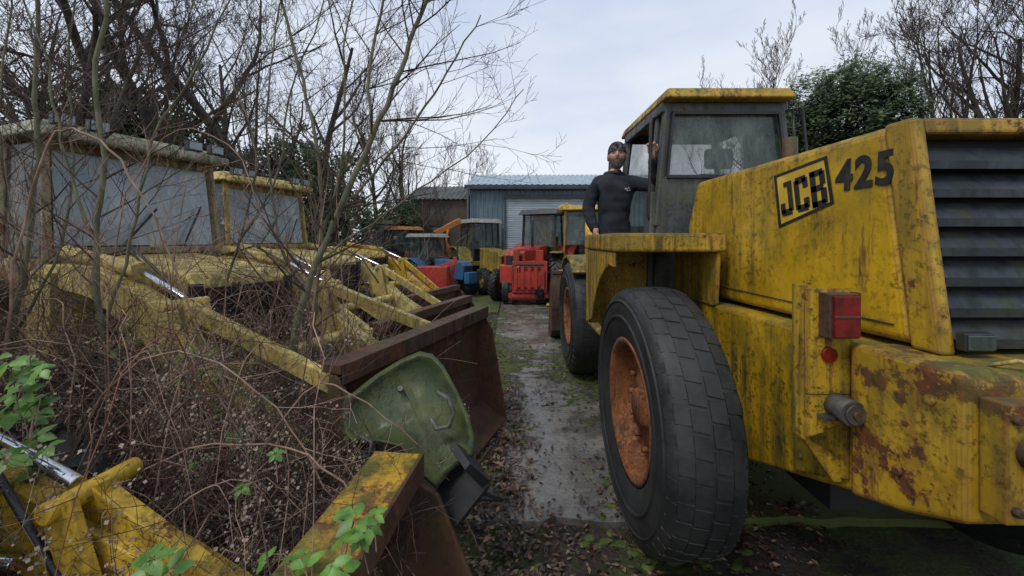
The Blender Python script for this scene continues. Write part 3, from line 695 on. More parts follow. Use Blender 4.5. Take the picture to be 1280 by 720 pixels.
LM=[simple('dead_leaf_brown',(.045,.024,.014),(.11,.058,.03),9,.5,0),simple('dead_leaf_tan',(.13,.08,.045),(.26,.17,.10),9,.55,0),simple('dead_leaf_dark',(.02,.014,.012),(.05,.03,.024),9,.3,0)]
b=B()
def leaf(b,p,s,mat,tilt=.5,rr=R):
    a=rr.uniform(0,6.283); u=V((math.cos(a),math.sin(a),rr.uniform(-tilt,tilt))).normalized(); w=V((-math.sin(a),math.cos(a),rr.uniform(-tilt,tilt))).normalized()
    c=V((0,0,s*.25*rr.uniform(.2,1)))
    b.add([p-u*s,p-u*s*.2+w*s*.5+c,p+u*s+c*.4,p-u*s*.2-w*s*.5+c,p],[(0,4,1),(1,4,2),(2,4,3),(3,4,0)],mat,False)
cnt=0
while cnt<9500:
    y=R.uniform(1.0,2.6) if R.random()<.36 else R.uniform(2.4,10); x=R.uniform(-1.6,2.0)
    if y>2.45:
        dens=.14+min(1,abs(x-.38)*1.2)**2*.85
        if noise.noise(V((x*1.4,y*.9,5)))>0: dens*=1.7
        else: dens*=.35
        if R.random()>dens: continue
        z=.008
    else:
        if R.random()>.25+.9*max(0,noise.noise(V((x*2.2,y*2.2,4)))+.25): continue
        z=gz(x,y)+.012
    m_=R.choice((0,0,2,2,0,2,1)) if x>.2 or y<2.4 else R.choice((0,0,1,1,2,0))  # more dark leaves right and near: shade under the loader put into leaf colour
    leaf(b,V((x,y,z+R.uniform(0,.014))),R.uniform(.010,.030),m_,.4); cnt+=1
for k in range(1500):
    x=R.gauss(-.08,.12); y=R.uniform(1.9,4.6)
    leaf(b,V((x,y,.012+R.uniform(0,.03))),R.uniform(.012,.030),R.choice((0,0,1,2)),.5)
obj('fallen_leaves',b,LM,recalc=False)
GRM=[simple('grass_green',(.05,.11,.015),(.10,.17,.03),12,.7,0),simple('moss_green',(.03,.05,.008),(.10,.13,.018),14,.95,.4,.004)]
b=B()
for k in range(700):
    y=R.uniform(1.2,9.5); x=R.choice((R.uniform(-.5,-.1),R.uniform(.5,1.4),R.uniform(-.5,1.3)))
    if .05<x<.55 and y<4.5: continue
    z0=.0 if y>2.45 else gz(x,y)
    if noise.noise(V((x*2,y*2,8)))<.05: continue
    for q in range(9):
        a=R.uniform(0,6.28);d=V((math.cos(a),math.sin(a),0));hh=R.uniform(.015,.05);p=V((x,y,z0))+d*R.uniform(0,.03);t=V((-d.y,d.x,0))*.0025
        b.add([p-t,p+t,p+d*hh*.5+V((0,0,hh))],[(0,1,2)],0)
obj('grass_tufts',b,GRM,recalc=False)
b=B()
for k in range(2600):
    x=R.uniform(-.6,1.4); y=R.uniform(1.5,9)
    if noise.noise(V((x*1.8,y*1.8,2)))+abs(x-.38)*.5+(.22 if 4.6<y<6.6 or y<2.4 else 0)<.34: continue
    z0=.0 if y>2.45 else gz(x,y); s=R.uniform(.010,.035)
    b.ell((x,y,z0),(s*R.uniform(.8,1.6),s,s*.28),0,8)
obj('moss_cushions',b,[GRM[1]],recalc=False)

# =============== VEGETATION ===============
BARK=simple('bark_grey_green',(.085,.09,.05),(.21,.195,.125),14,.9,.5,.006,mp=(1,1,.4))
BARKD=simple('bark_dark',(.028,.024,.018),(.07,.06,.045),6,.95,.4,.01)
TWIG=simple('twig_brown',(.17,.10,.072),(.38,.25,.18),10,.8,0)
TWIGD=simple('twig_dark',(.045,.030,.024),(.095,.062,.05),10,.9,0)
TWIGF=simple('far_twig',(.055,.038,.030),(.115,.078,.06),4,.9,0)
def rv(rr): return V((rr.gauss(0,1),rr.gauss(0,1),rr.gauss(0,1)))
def grow(b,p,d,r,L,depth,rr,up=.06,wig=.13,nch=(5,5,4,3),matf=None,spread=.75,rmin=.0035,lr=.55):
    n=max(3,min(8,int(L/.35)+2)) if depth>0 else 3
    pts=[p];rad=[r];q=p
    for i in range(n):
        d=(d+rv(rr)*wig+V((0,0,up))).normalized(); q=q+d*(L/n); pts.append(q); rad.append(max(rmin*.7,r*(1-.75*(i+1)/n)))
    b.tube(pts,rad,7 if r>.06 else (5 if r>.02 else 3),0 if r>.012 else 1,cap=False)
    if depth<=0: return
    k=nch[min(len(nch)-1,depth-1)]
    for j in range(k):
        t=(.25 if depth>2 else .15)+.8*(j+rr.random())/k; t=min(.98,t); fi=t*n; i=int(fi)
        if i>=n:i=n-1
        f=fi-i; pp=pts[i].lerp(pts[i+1],f); pr=rad[i]*(1-f)+rad[i+1]*f
        dd=(pts[i+1]-pts[i]).normalized(); s=rv(rr); s=(s-dd*s.dot(dd)).normalized()
        nd=(dd*(1-spread*.5)+s*spread+V((0,0,.12))).normalized()
        grow(b,pp,nd,max(rmin,pr*rr.uniform(.45,.7)),L*lr*rr.uniform(.7,1.15)*(1.1-.4*t),depth-1,rr,up,wig*1.15,nch,matf,spread,rmin,lr)
def treemesh(seed,H,r,depth=4,nch=(4,5,5,9),up=.05,spread=.7,rmin=.008,wig=.10,lr=.52):
    rr=random.Random(seed); b=B(); grow(b,V((0,0,-.1)),V((0,0,1)),r,H,depth,rr,up,wig,nch,None,spread,rmin,lr)
    return b
tv=[treemesh(11,9,.20,4,(5,6,5,9)),treemesh(23,8,.16,4,(5,6,5,10),.07,.6),treemesh(35,10,.22,4,(5,6,6,9),.03,.8),treemesh(47,8,.09,4,(5,6,5,12),.13,.45,.006,.07,.42)]
tm=[]
for i,b in enumerate(tv):
    o=obj('bare_tree',b,[BARKD,TWIGF],recalc=False); tm.append(o.data); bpy.data.objects.remove(o)
def put(i,x,y,s=1,rot=0,name='bare_tree'):
    o=bpy.data.objects.new(name,tm[i]); o.location=(x,y,0); o.rotation_euler=(0,0,rot); o.scale=(s,s,s); S.collection.objects.link(o)
for (i,x,y,s,r) in[(2,-6.6,11.5,1.0,0),(0,-9.5,10.5,.95,2),(1,-11.5,9.0,1.0,1),(0,-7.8,14.5,1.05,4),(1,-4.6,17.5,.9,3),(2,-13,14,1.1,1.5),(2,-16,12,1.0,5),(1,-9.0,7.5,.8,2.2),(0,-12.5,18,1.2,.4),(1,-17,17,1.1,.9),
                   (3,-5.2,18.5,.6,1),(3,-3.9,22.5,.75,2),(3,-3.0,24.5,.8,3),(3,-1.6,27.5,.85,5),(3,-4.4,15.9,.5,0),(3,-2.9,16.0,.42,1),(3,-3.5,16.1,.45,2),(3,-2.4,27,.8,2.6),(1,-7,21,1.0,5.2),(3,-6.5,9.8,.8,2),(3,-8.4,9.2,.9,4),
                   (3,14.6,13.2,1.05,0),(3,15.6,13.2,1.1,1),(3,11.8,18.0,1.1,2),(1,16.8,12.0,1.1,3),(3,18,14,1.2,4),(0,19,13,1.0,1),(3,10.2,19.0,1.0,5),(3,14.3,17,1.15,2.5),(2,21,16,1.0,0.3),(3,17,12,1.1,2.2),(3,15.6,11.5,.95,4.2),
                   (3,16.0,14.5,1.2,5.3),(3,12.6,18.5,1.2,.7),(1,13.6,19.5,1.1,2.7)]:
    put(i,x,y,s,r)
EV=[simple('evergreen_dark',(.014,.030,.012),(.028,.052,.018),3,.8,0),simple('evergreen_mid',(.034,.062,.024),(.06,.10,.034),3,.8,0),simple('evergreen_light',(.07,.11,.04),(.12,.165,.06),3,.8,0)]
def bush(name,c,r,n,ls,seed,trunk=True,lo_=.45):
    rr=random.Random(seed); b=B(); c=V(c)
    if trunk:
        b.tube([(c.x,c.y,0),(c.x+.1,c.y,c.z*.6),(c.x,c.y,c.z+r[2]*.5)],[.18,.13,.03],7,3)
        for k in range(14):
            v=rv(rr).normalized(); b.tube([(c.x,c.y,c.z*.7),c+V((v.x*r[0],v.y*r[1],v.z*r[2]))*.8],[.06,.01],4,3)
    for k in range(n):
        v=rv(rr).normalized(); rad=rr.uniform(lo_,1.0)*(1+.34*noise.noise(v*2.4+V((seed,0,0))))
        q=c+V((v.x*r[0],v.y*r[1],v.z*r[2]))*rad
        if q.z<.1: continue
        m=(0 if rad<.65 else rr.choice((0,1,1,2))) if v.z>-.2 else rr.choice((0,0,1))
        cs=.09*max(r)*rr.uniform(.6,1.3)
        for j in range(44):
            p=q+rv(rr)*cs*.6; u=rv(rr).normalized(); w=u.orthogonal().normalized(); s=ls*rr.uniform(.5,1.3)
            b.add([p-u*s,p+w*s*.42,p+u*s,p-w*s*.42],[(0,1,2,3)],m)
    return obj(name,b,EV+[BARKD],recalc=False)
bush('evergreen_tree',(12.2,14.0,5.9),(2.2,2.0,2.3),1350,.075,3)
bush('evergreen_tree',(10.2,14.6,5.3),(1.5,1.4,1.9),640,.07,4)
bush('evergreen_tree',(-7.2,12.6,3.0),(2.6,1.6,2.2),600,.07,5)
bush('evergreen_tree',(-10.5,11.0,3.4),(2.6,1.6,2.8),560,.075,6)
bush('evergreen_tree',(-4.7,15.9,2.0),(1.0,.8,1.9),320,.05,7)
bush('evergreen_tree',(-14.5,12.0,3.2),(3,2,3),380,.08,8)
rr=random.Random(5); b=B()
for k in range(2600):
    x=rr.uniform(-60,60); y=34+rr.uniform(-2,2)+abs(x)*-.15; h=3.2+2.2*noise.noise(V((x*.12,0,0)))
    q=V((x,y,rr.uniform(0,1)**.7*h))
    for j in range(8):
        p=q+rv(rr)*.45;u=rv(rr).normalized();w=u.orthogonal().normalized();s=rr.uniform(.15,.35)
        b.add([p-u*s,p+w*s*.5,p+u*s,p-w*s*.5],[(0,1,2,3)],rr.choice((0,0,1,3)))
obj('distant_trees',b,EV+[TWIGD],recalc=False)

def resample(pts,n):
    out=[]
    for i in range(len(pts)-1):
        p0=pts[max(i-1,0)];p1=pts[i];p2=pts[i+1];p3=pts[min(i+2,len(pts)-1)]
        for k in range(n):
            t=k/n; out.append(.5*((2*p1)+(p2-p0)*t+(2*p0-5*p1+4*p2-p3)*t*t+(3*p1-p0-3*p2+p3)*t**3))
    out.append(pts[-1]); return out
def stem(b,pts,r0,r1,rr,tw=10,tl=.6,dep=2,tstart=.25,up=.08):
    pts=resample(pts,4); n=len(pts); pts=[p+rv(rr)*.006 for p in pts]
    rad=[r0+(r1-r0)*i/(n-1) for i in range(n)]
    b.tube(pts,rad,7 if r0>.01 else 5,0)
    for k in range(tw):
        t=tstart+(1-tstart)*(k+rr.random())/tw; i=min(n-2,int(t*(n-1))); dd=(pts[i+1]-pts[i]).normalized(); s=rv(rr); s.y*=.6; s=(s-dd*s.dot(dd)).normalized()
        grow(b,pts[i],(dd*.6+s*.8).normalized(),max(.0022,rad[i]*.45),tl*rr.uniform(.5,1.3),dep,rr,up,.10,(3,4),None,.6,.0016,.5)
rr=random.Random(99)
def G(name,stems,mats=None):
    b=B()
    for (Y,pp,r0,r1,tw,tl,dep) in stems:
        pts=[P(q[0],q[1],Y if len(q)==2 else q[2]) for q in pp]
        stem(b,pts,r0,r1,rr,tw,tl,dep)
    return obj(name,b,mats or [BARK,TWIGF],recalc=False)
G('sapling',[(2.75,[(352,610),(360,500),(372,400),(395,330),(425,260),(465,170),(500,90),(525,20),(548,-50)],.030,.013,30,.9,2),
 (2.75,[(425,260),(470,215),(520,150,2.6),(560,90,2.5),(600,20,2.4)],.012,.004,14,.6,2),
 (2.75,[(465,170),(462,90),(480,0),(495,-60)],.014,.006,14,.7,2),
 (2.75,[(395,330),(450,290),(520,240,2.7),(600,180,2.7),(655,110,2.7)],.009,.003,12,.5,2)])
G('sapling',[(3.0,[(390,600),(385,470),(392,390),(402,300),(398,200),(378,100),(352,0),(340,-60)],.020,.009,26,.8,2),
 (3.0,[(402,300),(430,180),(430,60),(450,-30)],.011,.005,14,.7,2),
 (3.0,[(392,390),(350,300),(335,180),(340,60),(360,-30)],.010,.005,14,.7,2)])
G('sapling',[(2.3,[(130,680),(128,540),(126,420),(120,300),(131,200),(118,100),(135,0),(140,-60)],.019,.010,24,.7,2),
 (2.3,[(126,420),(165,300),(190,180),(260,60),(300,-30)],.010,.004,16,.6,2),
 (2.3,[(120,300),(75,180),(60,80),(20,-20)],.010,.004,14,.6,2)])
G('sapling',[(2.5,[(5,640),(12,430),(32,330),(48,200),(42,100),(50,-40)],.021,.010,22,.7,2),
 (2.5,[(32,330),(5,230),(0,120),(15,-20)],.010,.005,12,.6,2),
 (2.5,[(12,430),(70,330),(90,200),(85,80),(100,-30)],.010,.005,14,.6,2)])
G('sapling',[(3.2,[(255,560),(262,430),(300,300),(320,190),(285,90),(230,-20)],.013,.005,20,.8,2),
 (3.2,[(300,300),(350,210),(362,120),(400,20),(410,-30)],.010,.004,18,.7,2)])
G('bramble_cane',[(1.9,[(-10,560),(20,330),(60,180),(100,165),(150,200),(205,300),(245,400),(285,500),(290,590)],.0065,.004,8,.3,1),
 (2.0,[(140,560),(135,400),(160,240),(220,160),(300,200),(340,330)],.004,.0025,10,.3,1),
 (1.6,[(60,640),(110,520),(200,440),(300,470),(380,560),(420,640)],.005,.003,10,.3,1),
 (1.7,[(300,680),(330,560),(400,480),(480,520),(560,600,1.9),(600,690,2.0)],.0045,.0025,6,.2,1),
 (1.5,[(470,700),(440,620),(360,560),(240,560),(140,620)],.0045,.003,8,.25,1)],[TWIG,TWIG])
rr=random.Random(77); b=B()
for k in range(60):
    x=rr.uniform(-4.4,-1.25); y=rr.uniform(2.0,3.6)
    if x>-1.7 and y<2.2: continue
    H=rr.uniform(1.5,2.7)
    d=V((rr.gauss(0,.2),rr.gauss(0,.12),1)).normalized()
    grow(b,V((x,y,-.05)),d,rr.uniform(.005,.010),H,2,rr,.03,.09,(3,8),None,.6,.0016,.42)
obj('bare_shrub',b,[TWIGD,TWIG],recalc=False)
rr=random.Random(321)
def bramble(b,p,a,L,H,r,mat,tw=6):
    n=12; pts=[]; d=V((math.cos(a),math.sin(a),0)); side=V((-d.y,d.x,0)); ph=rr.uniform(-.4,.4); kk=rr.uniform(.78,.9)
    for i in range(n+1):
        t=i/n; pts.append(p+d*L*t+side*L*ph*t*t+V((0,0,H*4*t*(1-t*kk)*.75))+rv(rr)*.012)
    b.tube(pts,[r*(1-.6*i/n) for i in range(n+1)],4,mat,cap=False)
    for k in range(tw):
        i=rr.randint(2,n-1); dd=(rv(rr)+V((0,0,.5))).normalized()
        grow(b,pts[i],dd,r*.5,rr.uniform(.12,.45),1,rr,.02,.18,(4,),None,.8,.0012,.55)
b=B()
for k in range(1500):
    u=rr.random()
    if u<.60: x=rr.uniform(-3.0,-.85); y=rr.uniform(1.25,2.7)
    elif u<.80: x=rr.uniform(-4.8,-2.0); y=rr.uniform(2.2,4.3)
    else: x=rr.uniform(-1.3,-.5); y=rr.uniform(1.15,2.3)
    H=rr.uniform(.4,1.05)
    if k%9==0: H=rr.uniform(1.2,1.75)
    if x>-1.2: H=min(H,rr.uniform(.35,.9))
    a=rr.uniform(0,6.283); L=rr.uniform(.5,1.5)
    ex=x+math.cos(a)*L; ey=y+math.sin(a)*L
    if ey<.98 or ex>-.30-(.25 if ey>1.8 else 0): continue
    bramble(b,V((x,y,-.03)),a,L,H,rr.uniform(.002,.0052),rr.choice((0,0,0,0,1,2)),5)
obj('bramble_thicket',b,[TWIG,TWIGD,simple('bramble_red',(.16,.05,.04),(.30,.11,.08),10,.6,0)],recalc=False)
b=B()
for k in range(700):
    x=rr.uniform(-3.2,-.6);y=rr.uniform(1.25,3.2)
    if x>-1.1 and rr.random()<.5: continue
    H=rr.uniform(.5,1.3)*(1 if x<-1.2 else .75); p=V((x,y,-.03)); d=V((rr.gauss(0,.2),rr.gauss(0,.15),1)).normalized()
    pts=[p]
    for i in range(6): d=(d+rv(rr)*.10).normalized(); p=p+d*H/6; pts.append(p)
    b.tube(pts,[.0032,.003,.0027,.0024,.002,.0017,.0012],3,0,cap=False)
    for i in range(3,7):
        for j in range(3):
            q=pts[i]; dd=(rv(rr)+V((0,0,.8))).normalized(); e2=q+dd*rr.uniform(.04,.13); b.tube([q,e2],[.0013,.0009],3,0,cap=False)
            for m in range(8):
                c=e2+rv(rr)*.016; s=rr.uniform(.003,.008); u=rv(rr).normalized();w=u.orthogonal().normalized()
                b.add([c-u*s,c+w*s,c+u*s,c-w*s],[(0,1,2,3)],1)
obj('dry_weeds',b,[simple('dry_stalk',(.20,.14,.09),(.38,.28,.20),10,.9,0),simple('dry_seed',(.18,.14,.10),(.38,.30,.23),20,.95,0)],recalc=False)
LG,nt,bs=newmat('bramble_leaf_green'); co=N(nt,'ShaderNodeTexCoord').outputs['Object']
nt.links.new(ramp(nt,noi(nt,co,16,4),.35,.65,(.04,.11,.012),(.14,.29,.04)),bs.inputs['Base Color']); bs.inputs['Roughness'].default_value=.45
b=B()
def bleaf(b,p,u,w,s,mat=0):
    nrm=u.cross(w).normalized(); n=7; vs=[];fs=[]
    prof=[0,.42,.60,.62,.5,.28,0]
    for i in range(n):
        t=i/(n-1); c=p+u*s*2*t-nrm*s*.35*t*t; ww=w*s*prof[i]*(1+.10*((i%2)*2-1)); vs+= [c-ww+nrm*s*.12*prof[i]*2,c,c+ww+nrm*s*.12*prof[i]*2]
    for i in range(n-1):
        a=i*3; fs+=[(a,a+1,a+4,a+3),(a+1,a+2,a+5,a+4)]
    b.add(vs,fs,mat,True)
def spray(b,c,s,k=3):
    a0=rr.uniform(0,6.28); tl=V((rr.gauss(0,.3),rr.gauss(0,.3)-.5,1)).normalized()
    X=tl.orthogonal().normalized(); Yv=tl.cross(X)
    for j in range(k):
        a=a0+(j-(k-1)/2)*1.25; u=(X*math.cos(a)+Yv*math.sin(a)-tl*.15).normalized(); w=tl.cross(u).normalized(); bleaf(b,c+u*s*.2,u,w,s*(1 if j==(k-1)//2 else .85))
    b.tube([c,c+V((rr.gauss(0,.02),rr.gauss(0,.02),-.09))],[.002,.002],4,1,cap=False)
for (x0,x1,y0,y1,Y0,Y1,n,s) in[(-5,60,440,520,1.25,1.5,15,.033),(0,60,520,610,1.2,1.5,11,.030),(415,475,640,675,1.0,1.15,5,.025),(325,430,680,725,.95,1.08,7,.026),(225,290,440,480,2.2,2.6,6,.032),(180,230,700,720,1.0,1.1,3,.028),(285,330,500,600,1.8,2.2,5,.03),(60,330,400,560,2.0,3.0,18,.028),(230,440,560,680,1.4,1.9,4,.02)]:
    for k in range(n):
        Yy=rr.uniform(Y0,Y1); spray(b,P(rr.uniform(x0,x1),rr.uniform(y0,y1),Yy),s*rr.uniform(.7,1.25),rr.choice((3,3,5)))
obj('bramble_leaves',b,[LG,TWIG],recalc=False)
b=B()
for k in range(1300):
    x=rr.uniform(-4.2,-1.5);y=rr.uniform(2.3,4.2); z=rr.uniform(.0,.75)*(.6+noise.noise(V((x,y,0))))
    u=rv(rr).normalized();w=u.orthogonal().normalized(); bleaf(b,V((x,y,max(0,z))),u,w,rr.uniform(.015,.03))
obj('ivy_undergrowth',b,[simple('ivy_green',(.02,.05,.012),(.07,.13,.03),6,.5,0)],recalc=False)

# =============== GREEN PANEL + BLACK SEAT ===============
e=empty('green_mudguard',(0,0,0)); b=B()
out=[(424,522,2.0),(430,500,2.03),(468,470,2.08),(500,450,2.14),(524,440,2.16),(540,443,2.14),(554,457,2.10),(572,490,2.05),(586,520,1.98),(594,552,1.93),(592,570,1.90),(574,582,1.88),(558,594,1.86),(546,612,1.83),(528,596,1.83),(500,560,1.84),(470,553,1.88),(438,554,1.92),(426,542,1.96)]
pts=[P(*o) for o in out]; cen=sum(pts,V((0,0,0)))/len(pts)
nn=V((.25,-.8,.55)).normalized()
def rg(k,h): return [cen+(p-cen)*k+nn*h for p in pts]
ringA=rg(1,0); n=len(pts); vs=ringA+rg(.985,.028)+rg(.93,.034)+rg(.90,.034)+rg(.87,.008)+rg(.4,.010)+[cen+nn*.012]
fs=[]
for q_ in range(5):
    for i in range(n):
        j=(i+1)%n; fs.append((q_*n+i,q_*n+j,(q_+1)*n+j,(q_+1)*n+i))
for i in range(n): fs.append((5*n+i,5*n+(i+1)%n,6*n))
b.add(vs,fs,0,True)
rb=[P(508,486,2.05)+nn*.012, P(552,575,1.9)+nn*.012]
b.beam(rb[0],rb[1],.03,.02,0,nn)
o=obj('mudguard_shell',b,[GREENP],e); md=o.modifiers.new('s','SOLIDIFY'); md.thickness=.014; md.offset=-1
b=B()
b.tube([P(440,558,1.80),P(452,546,1.79),P(464,552,1.79),P(462,570,1.79),P(446,572,1.79)],.008,8)
hk=[P(546,490,1.90),P(560,498,1.90),P(567,515,1.89),P(561,533,1.88),P(545,536,1.88),P(538,522,1.88)]
b.tube(hk,[.010,.012,.013,.013,.012,.008],8); b.cyl(P(500,487,2.03),P(500,487,2.03)+nn*.03,.014,n=12)
obj('hook_and_ring',b,[simple('galvanised',(.05,.055,.045),(.15,.15,.13),20,.6,.2,.003,.3)],e)
e=empty('discarded_tractor_seat',(-.25,1.86,.56)); e.rotation_euler=(math.radians(50),math.radians(20),math.radians(-50)); e.scale=(.68,.68,.68)
b=B()
b.hexa([(-.13,-.14,-.05),(.13,-.14,-.05),(.13,.16,-.05),(-.13,.16,-.05)],[(-.15,-.16,.03),(.15,-.16,.03),(.15,.18,.03),(-.15,.18,.03)])
b.hexa([(-.13,.14,.0),(.13,.14,.0),(.13,.21,.0),(-.13,.21,.0)],[(-.10,.20,.30),(.10,.20,.30),(.10,.25,.30),(-.10,.25,.30)])
b.hexa([(-.2,-.12,.03),(-.15,-.12,.03),(-.15,.18,.03),(-.2,.18,.03)],[(-.21,-.10,.13),(-.17,-.10,.13),(-.17,.18,.15),(-.21,.18,.15)])
b.tube([(-.1,-.1,-.05),(-.1,-.1,-.3),(.1,.1,-.38),(.1,.1,-.05)],.014,8)
obj('seat_cushion',b,[BLACKP],e,.035,segs=4)
b=B(); b.box(-.155,-.14,-.02,.06,.032,.045); obj('red_tag',b,[REDL],e,.004)
b=B(); b.tube([(-.55,2.1,.05),(-.15,2.75,.30)],.012,8); obj('rusty_rod',b,[RUSTM])

# =============== MAN ===============
MAN=empty('man',(1.0,3.78,.9)); MO=V((1.0,3.78,.9))
HOOD=simple('black_hoodie',(.008,.010,.016),(.022,.026,.038),9,.9,.5,.006)
TROU=simple('dark_trousers',(.016,.018,.026),(.034,.036,.045),9,.9,.5,.006)
BOOT=simple('boots',(.02,.014,.010),(.05,.035,.02),12,.6,.2,.003)
SKIN=simple('skin',(.42,.22,.155),(.52,.30,.21),25,.55,.1,.001)
BEARD=simple('grey_beard',(.07,.058,.05),(.22,.19,.17),90,.95,.6,.004)
HATM=simple('patterned_beanie',(.012,.012,.015),(.14,.13,.14),40,.95,.4,.004,a=.5,b2=.6)
def skin(name,verts,edges,mats,root=0,sub=2,matfn=None):
    me=bpy.data.meshes.new(name); me.from_pydata([tuple(V(v[0])-MO) for v in verts],edges,[])
    o=bpy.data.objects.new(name,me); S.collection.objects.link(o)
    m=o.modifiers.new('skin','SKIN'); m.use_smooth_shade=True
    for i,v in enumerate(verts):
        r=v[1]; me.skin_vertices[0].data[i].radius=(r,r) if not isinstance(r,tuple) else r
        me.skin_vertices[0].data[i].use_root=(i==root)
    s=o.modifiers.new('sub','SUBSURF'); s.levels=sub; s.render_levels=sub
    dg=bpy.context.evaluated_depsgraph_get(); nm=bpy.data.meshes.new_from_object(o.evaluated_get(dg))
    bpy.data.objects.remove(o)
    nm.materials.clear()
    for x in mats: nm.materials.append(x)
    for v in nm.vertices:
        w_=v.co+MO
        if w_.z<2.44: v.co+=v.normal*(.011*noise.noise(V((w_.x*9,w_.y*9,w_.z*16)))+.005*noise.noise(w_*28))
    for p in nm.polygons:
        p.use_smooth=True; p.material_index=matfn(p.center+MO) if matfn else 0
    o=bpy.data.objects.new(name,nm); S.collection.objects.link(o); o.parent=MAN; return o
vs=[((1.0,3.78,1.84),.150),((1.0,3.775,1.98),.152),((1.0,3.77,2.13),.164),((1.0,3.77,2.27),.168),((1.005,3.775,2.375),.108),((1.015,3.77,2.43),.068),((1.02,3.765,2.49),.058),
 ((.840,3.775,2.325),.090),((.770,3.80,2.20),.074),((.750,3.80,2.07),.068),((.772,3.74,1.95),.057),((.800,3.685,1.865),.046),
 ((1.17,3.765,2.34),.088),((1.25,3.66,2.31),.072),((1.325,3.545,2.285),.062),((1.295,3.485,2.40),.055),((1.255,3.435,2.53),.044),
 ((.92,3.78,1.74),.108),((.905,3.75,1.58),.092),((.90,3.72,1.40),.072),((.905,3.77,1.20),.062),((.91,3.80,1.02),.050),((.91,3.79,.965),.050),((.90,3.66,.945),.042),((.895,3.60,.94),.035),
 ((1.08,3.78,1.74),.108),((1.095,3.75,1.58),.092),((1.10,3.72,1.40),.072),((1.10,3.77,1.20),.062),((1.10,3.80,1.02),.050),((1.10,3.79,.965),.050),((1.12,3.66,.945),.042),((1.13,3.60,.94),.035)]
ed=[(0,1),(1,2),(2,3),(3,4),(4,5),(5,6),(3,7),(7,8),(8,9),(9,10),(10,11),(3,12),(12,13),(13,14),(14,15),(15,16),(0,17),(17,18),(18,19),(19,20),(20,21),(21,22),(22,23),(23,24),(0,25),(25,26),(26,27),(27,28),(28,29),(29,30),(30,31),(31,32)]
skin('body',vs,ed,[HOOD,TROU,BOOT,SKIN],0,3,lambda c:3 if c.z>2.455 and abs(c.x-1.02)<.08 and abs(c.y-3.77)<.09 else (2 if c.z<1.02 else (1 if c.z<1.86 and c.x>.84 else (1 if c.z<1.70 else 0))))
b=B()
c0=V((1.015,3.785,2.425)); ring=[c0+V((math.cos(t)*.085,math.sin(t)*.075+.012,.015*math.sin(t)+.0)) for t in [2*math.pi*i/20 for i in range(21)]]
b.tube(ring,[.026+.010*math.sin(2*math.pi*i/20) for i in range(21)],8,0,cap=False)
b.lathe([(0,.160),(-.02,.165),(-.04,.16)],(1.0,3.78,1.86),'z',32,0)
obj('hood_collar',b,[HOOD],MAN,off=MO)
b=B()
for (x,z,s) in((1.075,2.26,.016),(1.10,2.268,.011),(1.088,2.245,.012),(1.11,2.25,.008)): b.ell((x,3.605+abs(x-1.0)*.12,z),(s,.004,s*.7),0,8)
obj('chest_logo',b,[simple('logo_grey',(.2,.2,.2),(.35,.35,.35),30,.9,0)],MAN,off=MO)
HK=1.10
HC=V((1.025,3.745,2.592)); hm=(Matrix.Rotation(math.radians(-14),3,'Z')@Matrix.Rotation(math.radians(-4),3,'X'))*HK
bm_=bmesh.new(); bmesh.ops.create_icosphere(bm_,subdivisions=5,radius=1)
me=bpy.data.meshes.new('head')
def g(x,z,cx,cz,sx,sz): return math.exp(-((x-cx)/sx)**2-((z-cz)/sz)**2)
for v in bm_.verts:
    x,y,z=v.co; X_,Y_,Z_=x*.076,y*.096,z*.122
    if z<0: k=1+.22*z; X_*=k; Y_*= (1+.08*z)
    if y<0:
        f=min(1,-y*2)
        Y_-=f*(.026*g(X_,Z_,0,-.018,.012,.016)+.015*g(X_,Z_,0,.004,.009,.022))
        Y_+=f*(.012*(g(X_,Z_,.031,.010,.016,.012)+g(X_,Z_,-.031,.010,.016,.012)))
        Y_-=f*(.005*g(X_,Z_,0,.030,.05,.010)+.007*g(X_,Z_,0,-.055,.022,.010)+.010*g(X_,Z_,0,-.098,.028,.022)+.004*(g(X_,Z_,.045,-.02,.02,.02)+g(X_,Z_,-.045,-.02,.02,.02)))
        Y_+=f*(.004*g(X_,Z_,0,-.056,.024,.0035))
    v.co=V((X_,Y_,Z_))
bm_.faces.ensure_lookup_table()
for f in bm_.faces:
    c=f.calc_center_median(); f.smooth=True
    beard=(c.y<.02 and c.z<-.036 and not(abs(c.x)<.018 and -.064<c.z<-.053)) or (abs(c.x)>.050 and c.z<-.008 and -.05<c.y<.02)
    f.material_index=1 if beard else 0
for v in bm_.verts: v.co=(hm@v.co)+HC-MO
bm_.to_mesh(me); bm_.free()
for x in(SKIN,BEARD): me.materials.append(x)
o=bpy.data.objects.new('head',me); S.collection.objects.link(o); o.parent=MAN
b=B()
def hp(x,y,z): return HC+hm@V((x,y,z))
for s in(-1,1):
    b.ell(hp(s*.031,-.074,.009),(.0115,.008,.007),0,10,hm); b.ell(hp(s*.031,-.0815,.009),(.0055,.003,.0055),1,8,hm)
    b.tube([hp(s*.014,-.092,.026),hp(s*.03,-.092,.031),hp(s*.047,-.080,.026)],[.0035,.005,.0025],6,2)
    b.ell(hp(s*.078,.008,-.005),(.010,.020,.032),3,12,hm)
b.ell(hp(0,-.0985,-.058),(.018,.004,.0038),4,10,hm)
obj('face_features',b,[simple('eye_white',(.5,.48,.45),(.6,.58,.55),10,.3,0),DARK,BEARD,SKIN,simple('lips',(.20,.08,.065),(.27,.11,.09),20,.5,0)],MAN,off=MO)
vs_=[];nA=32;rows=10;b=B()
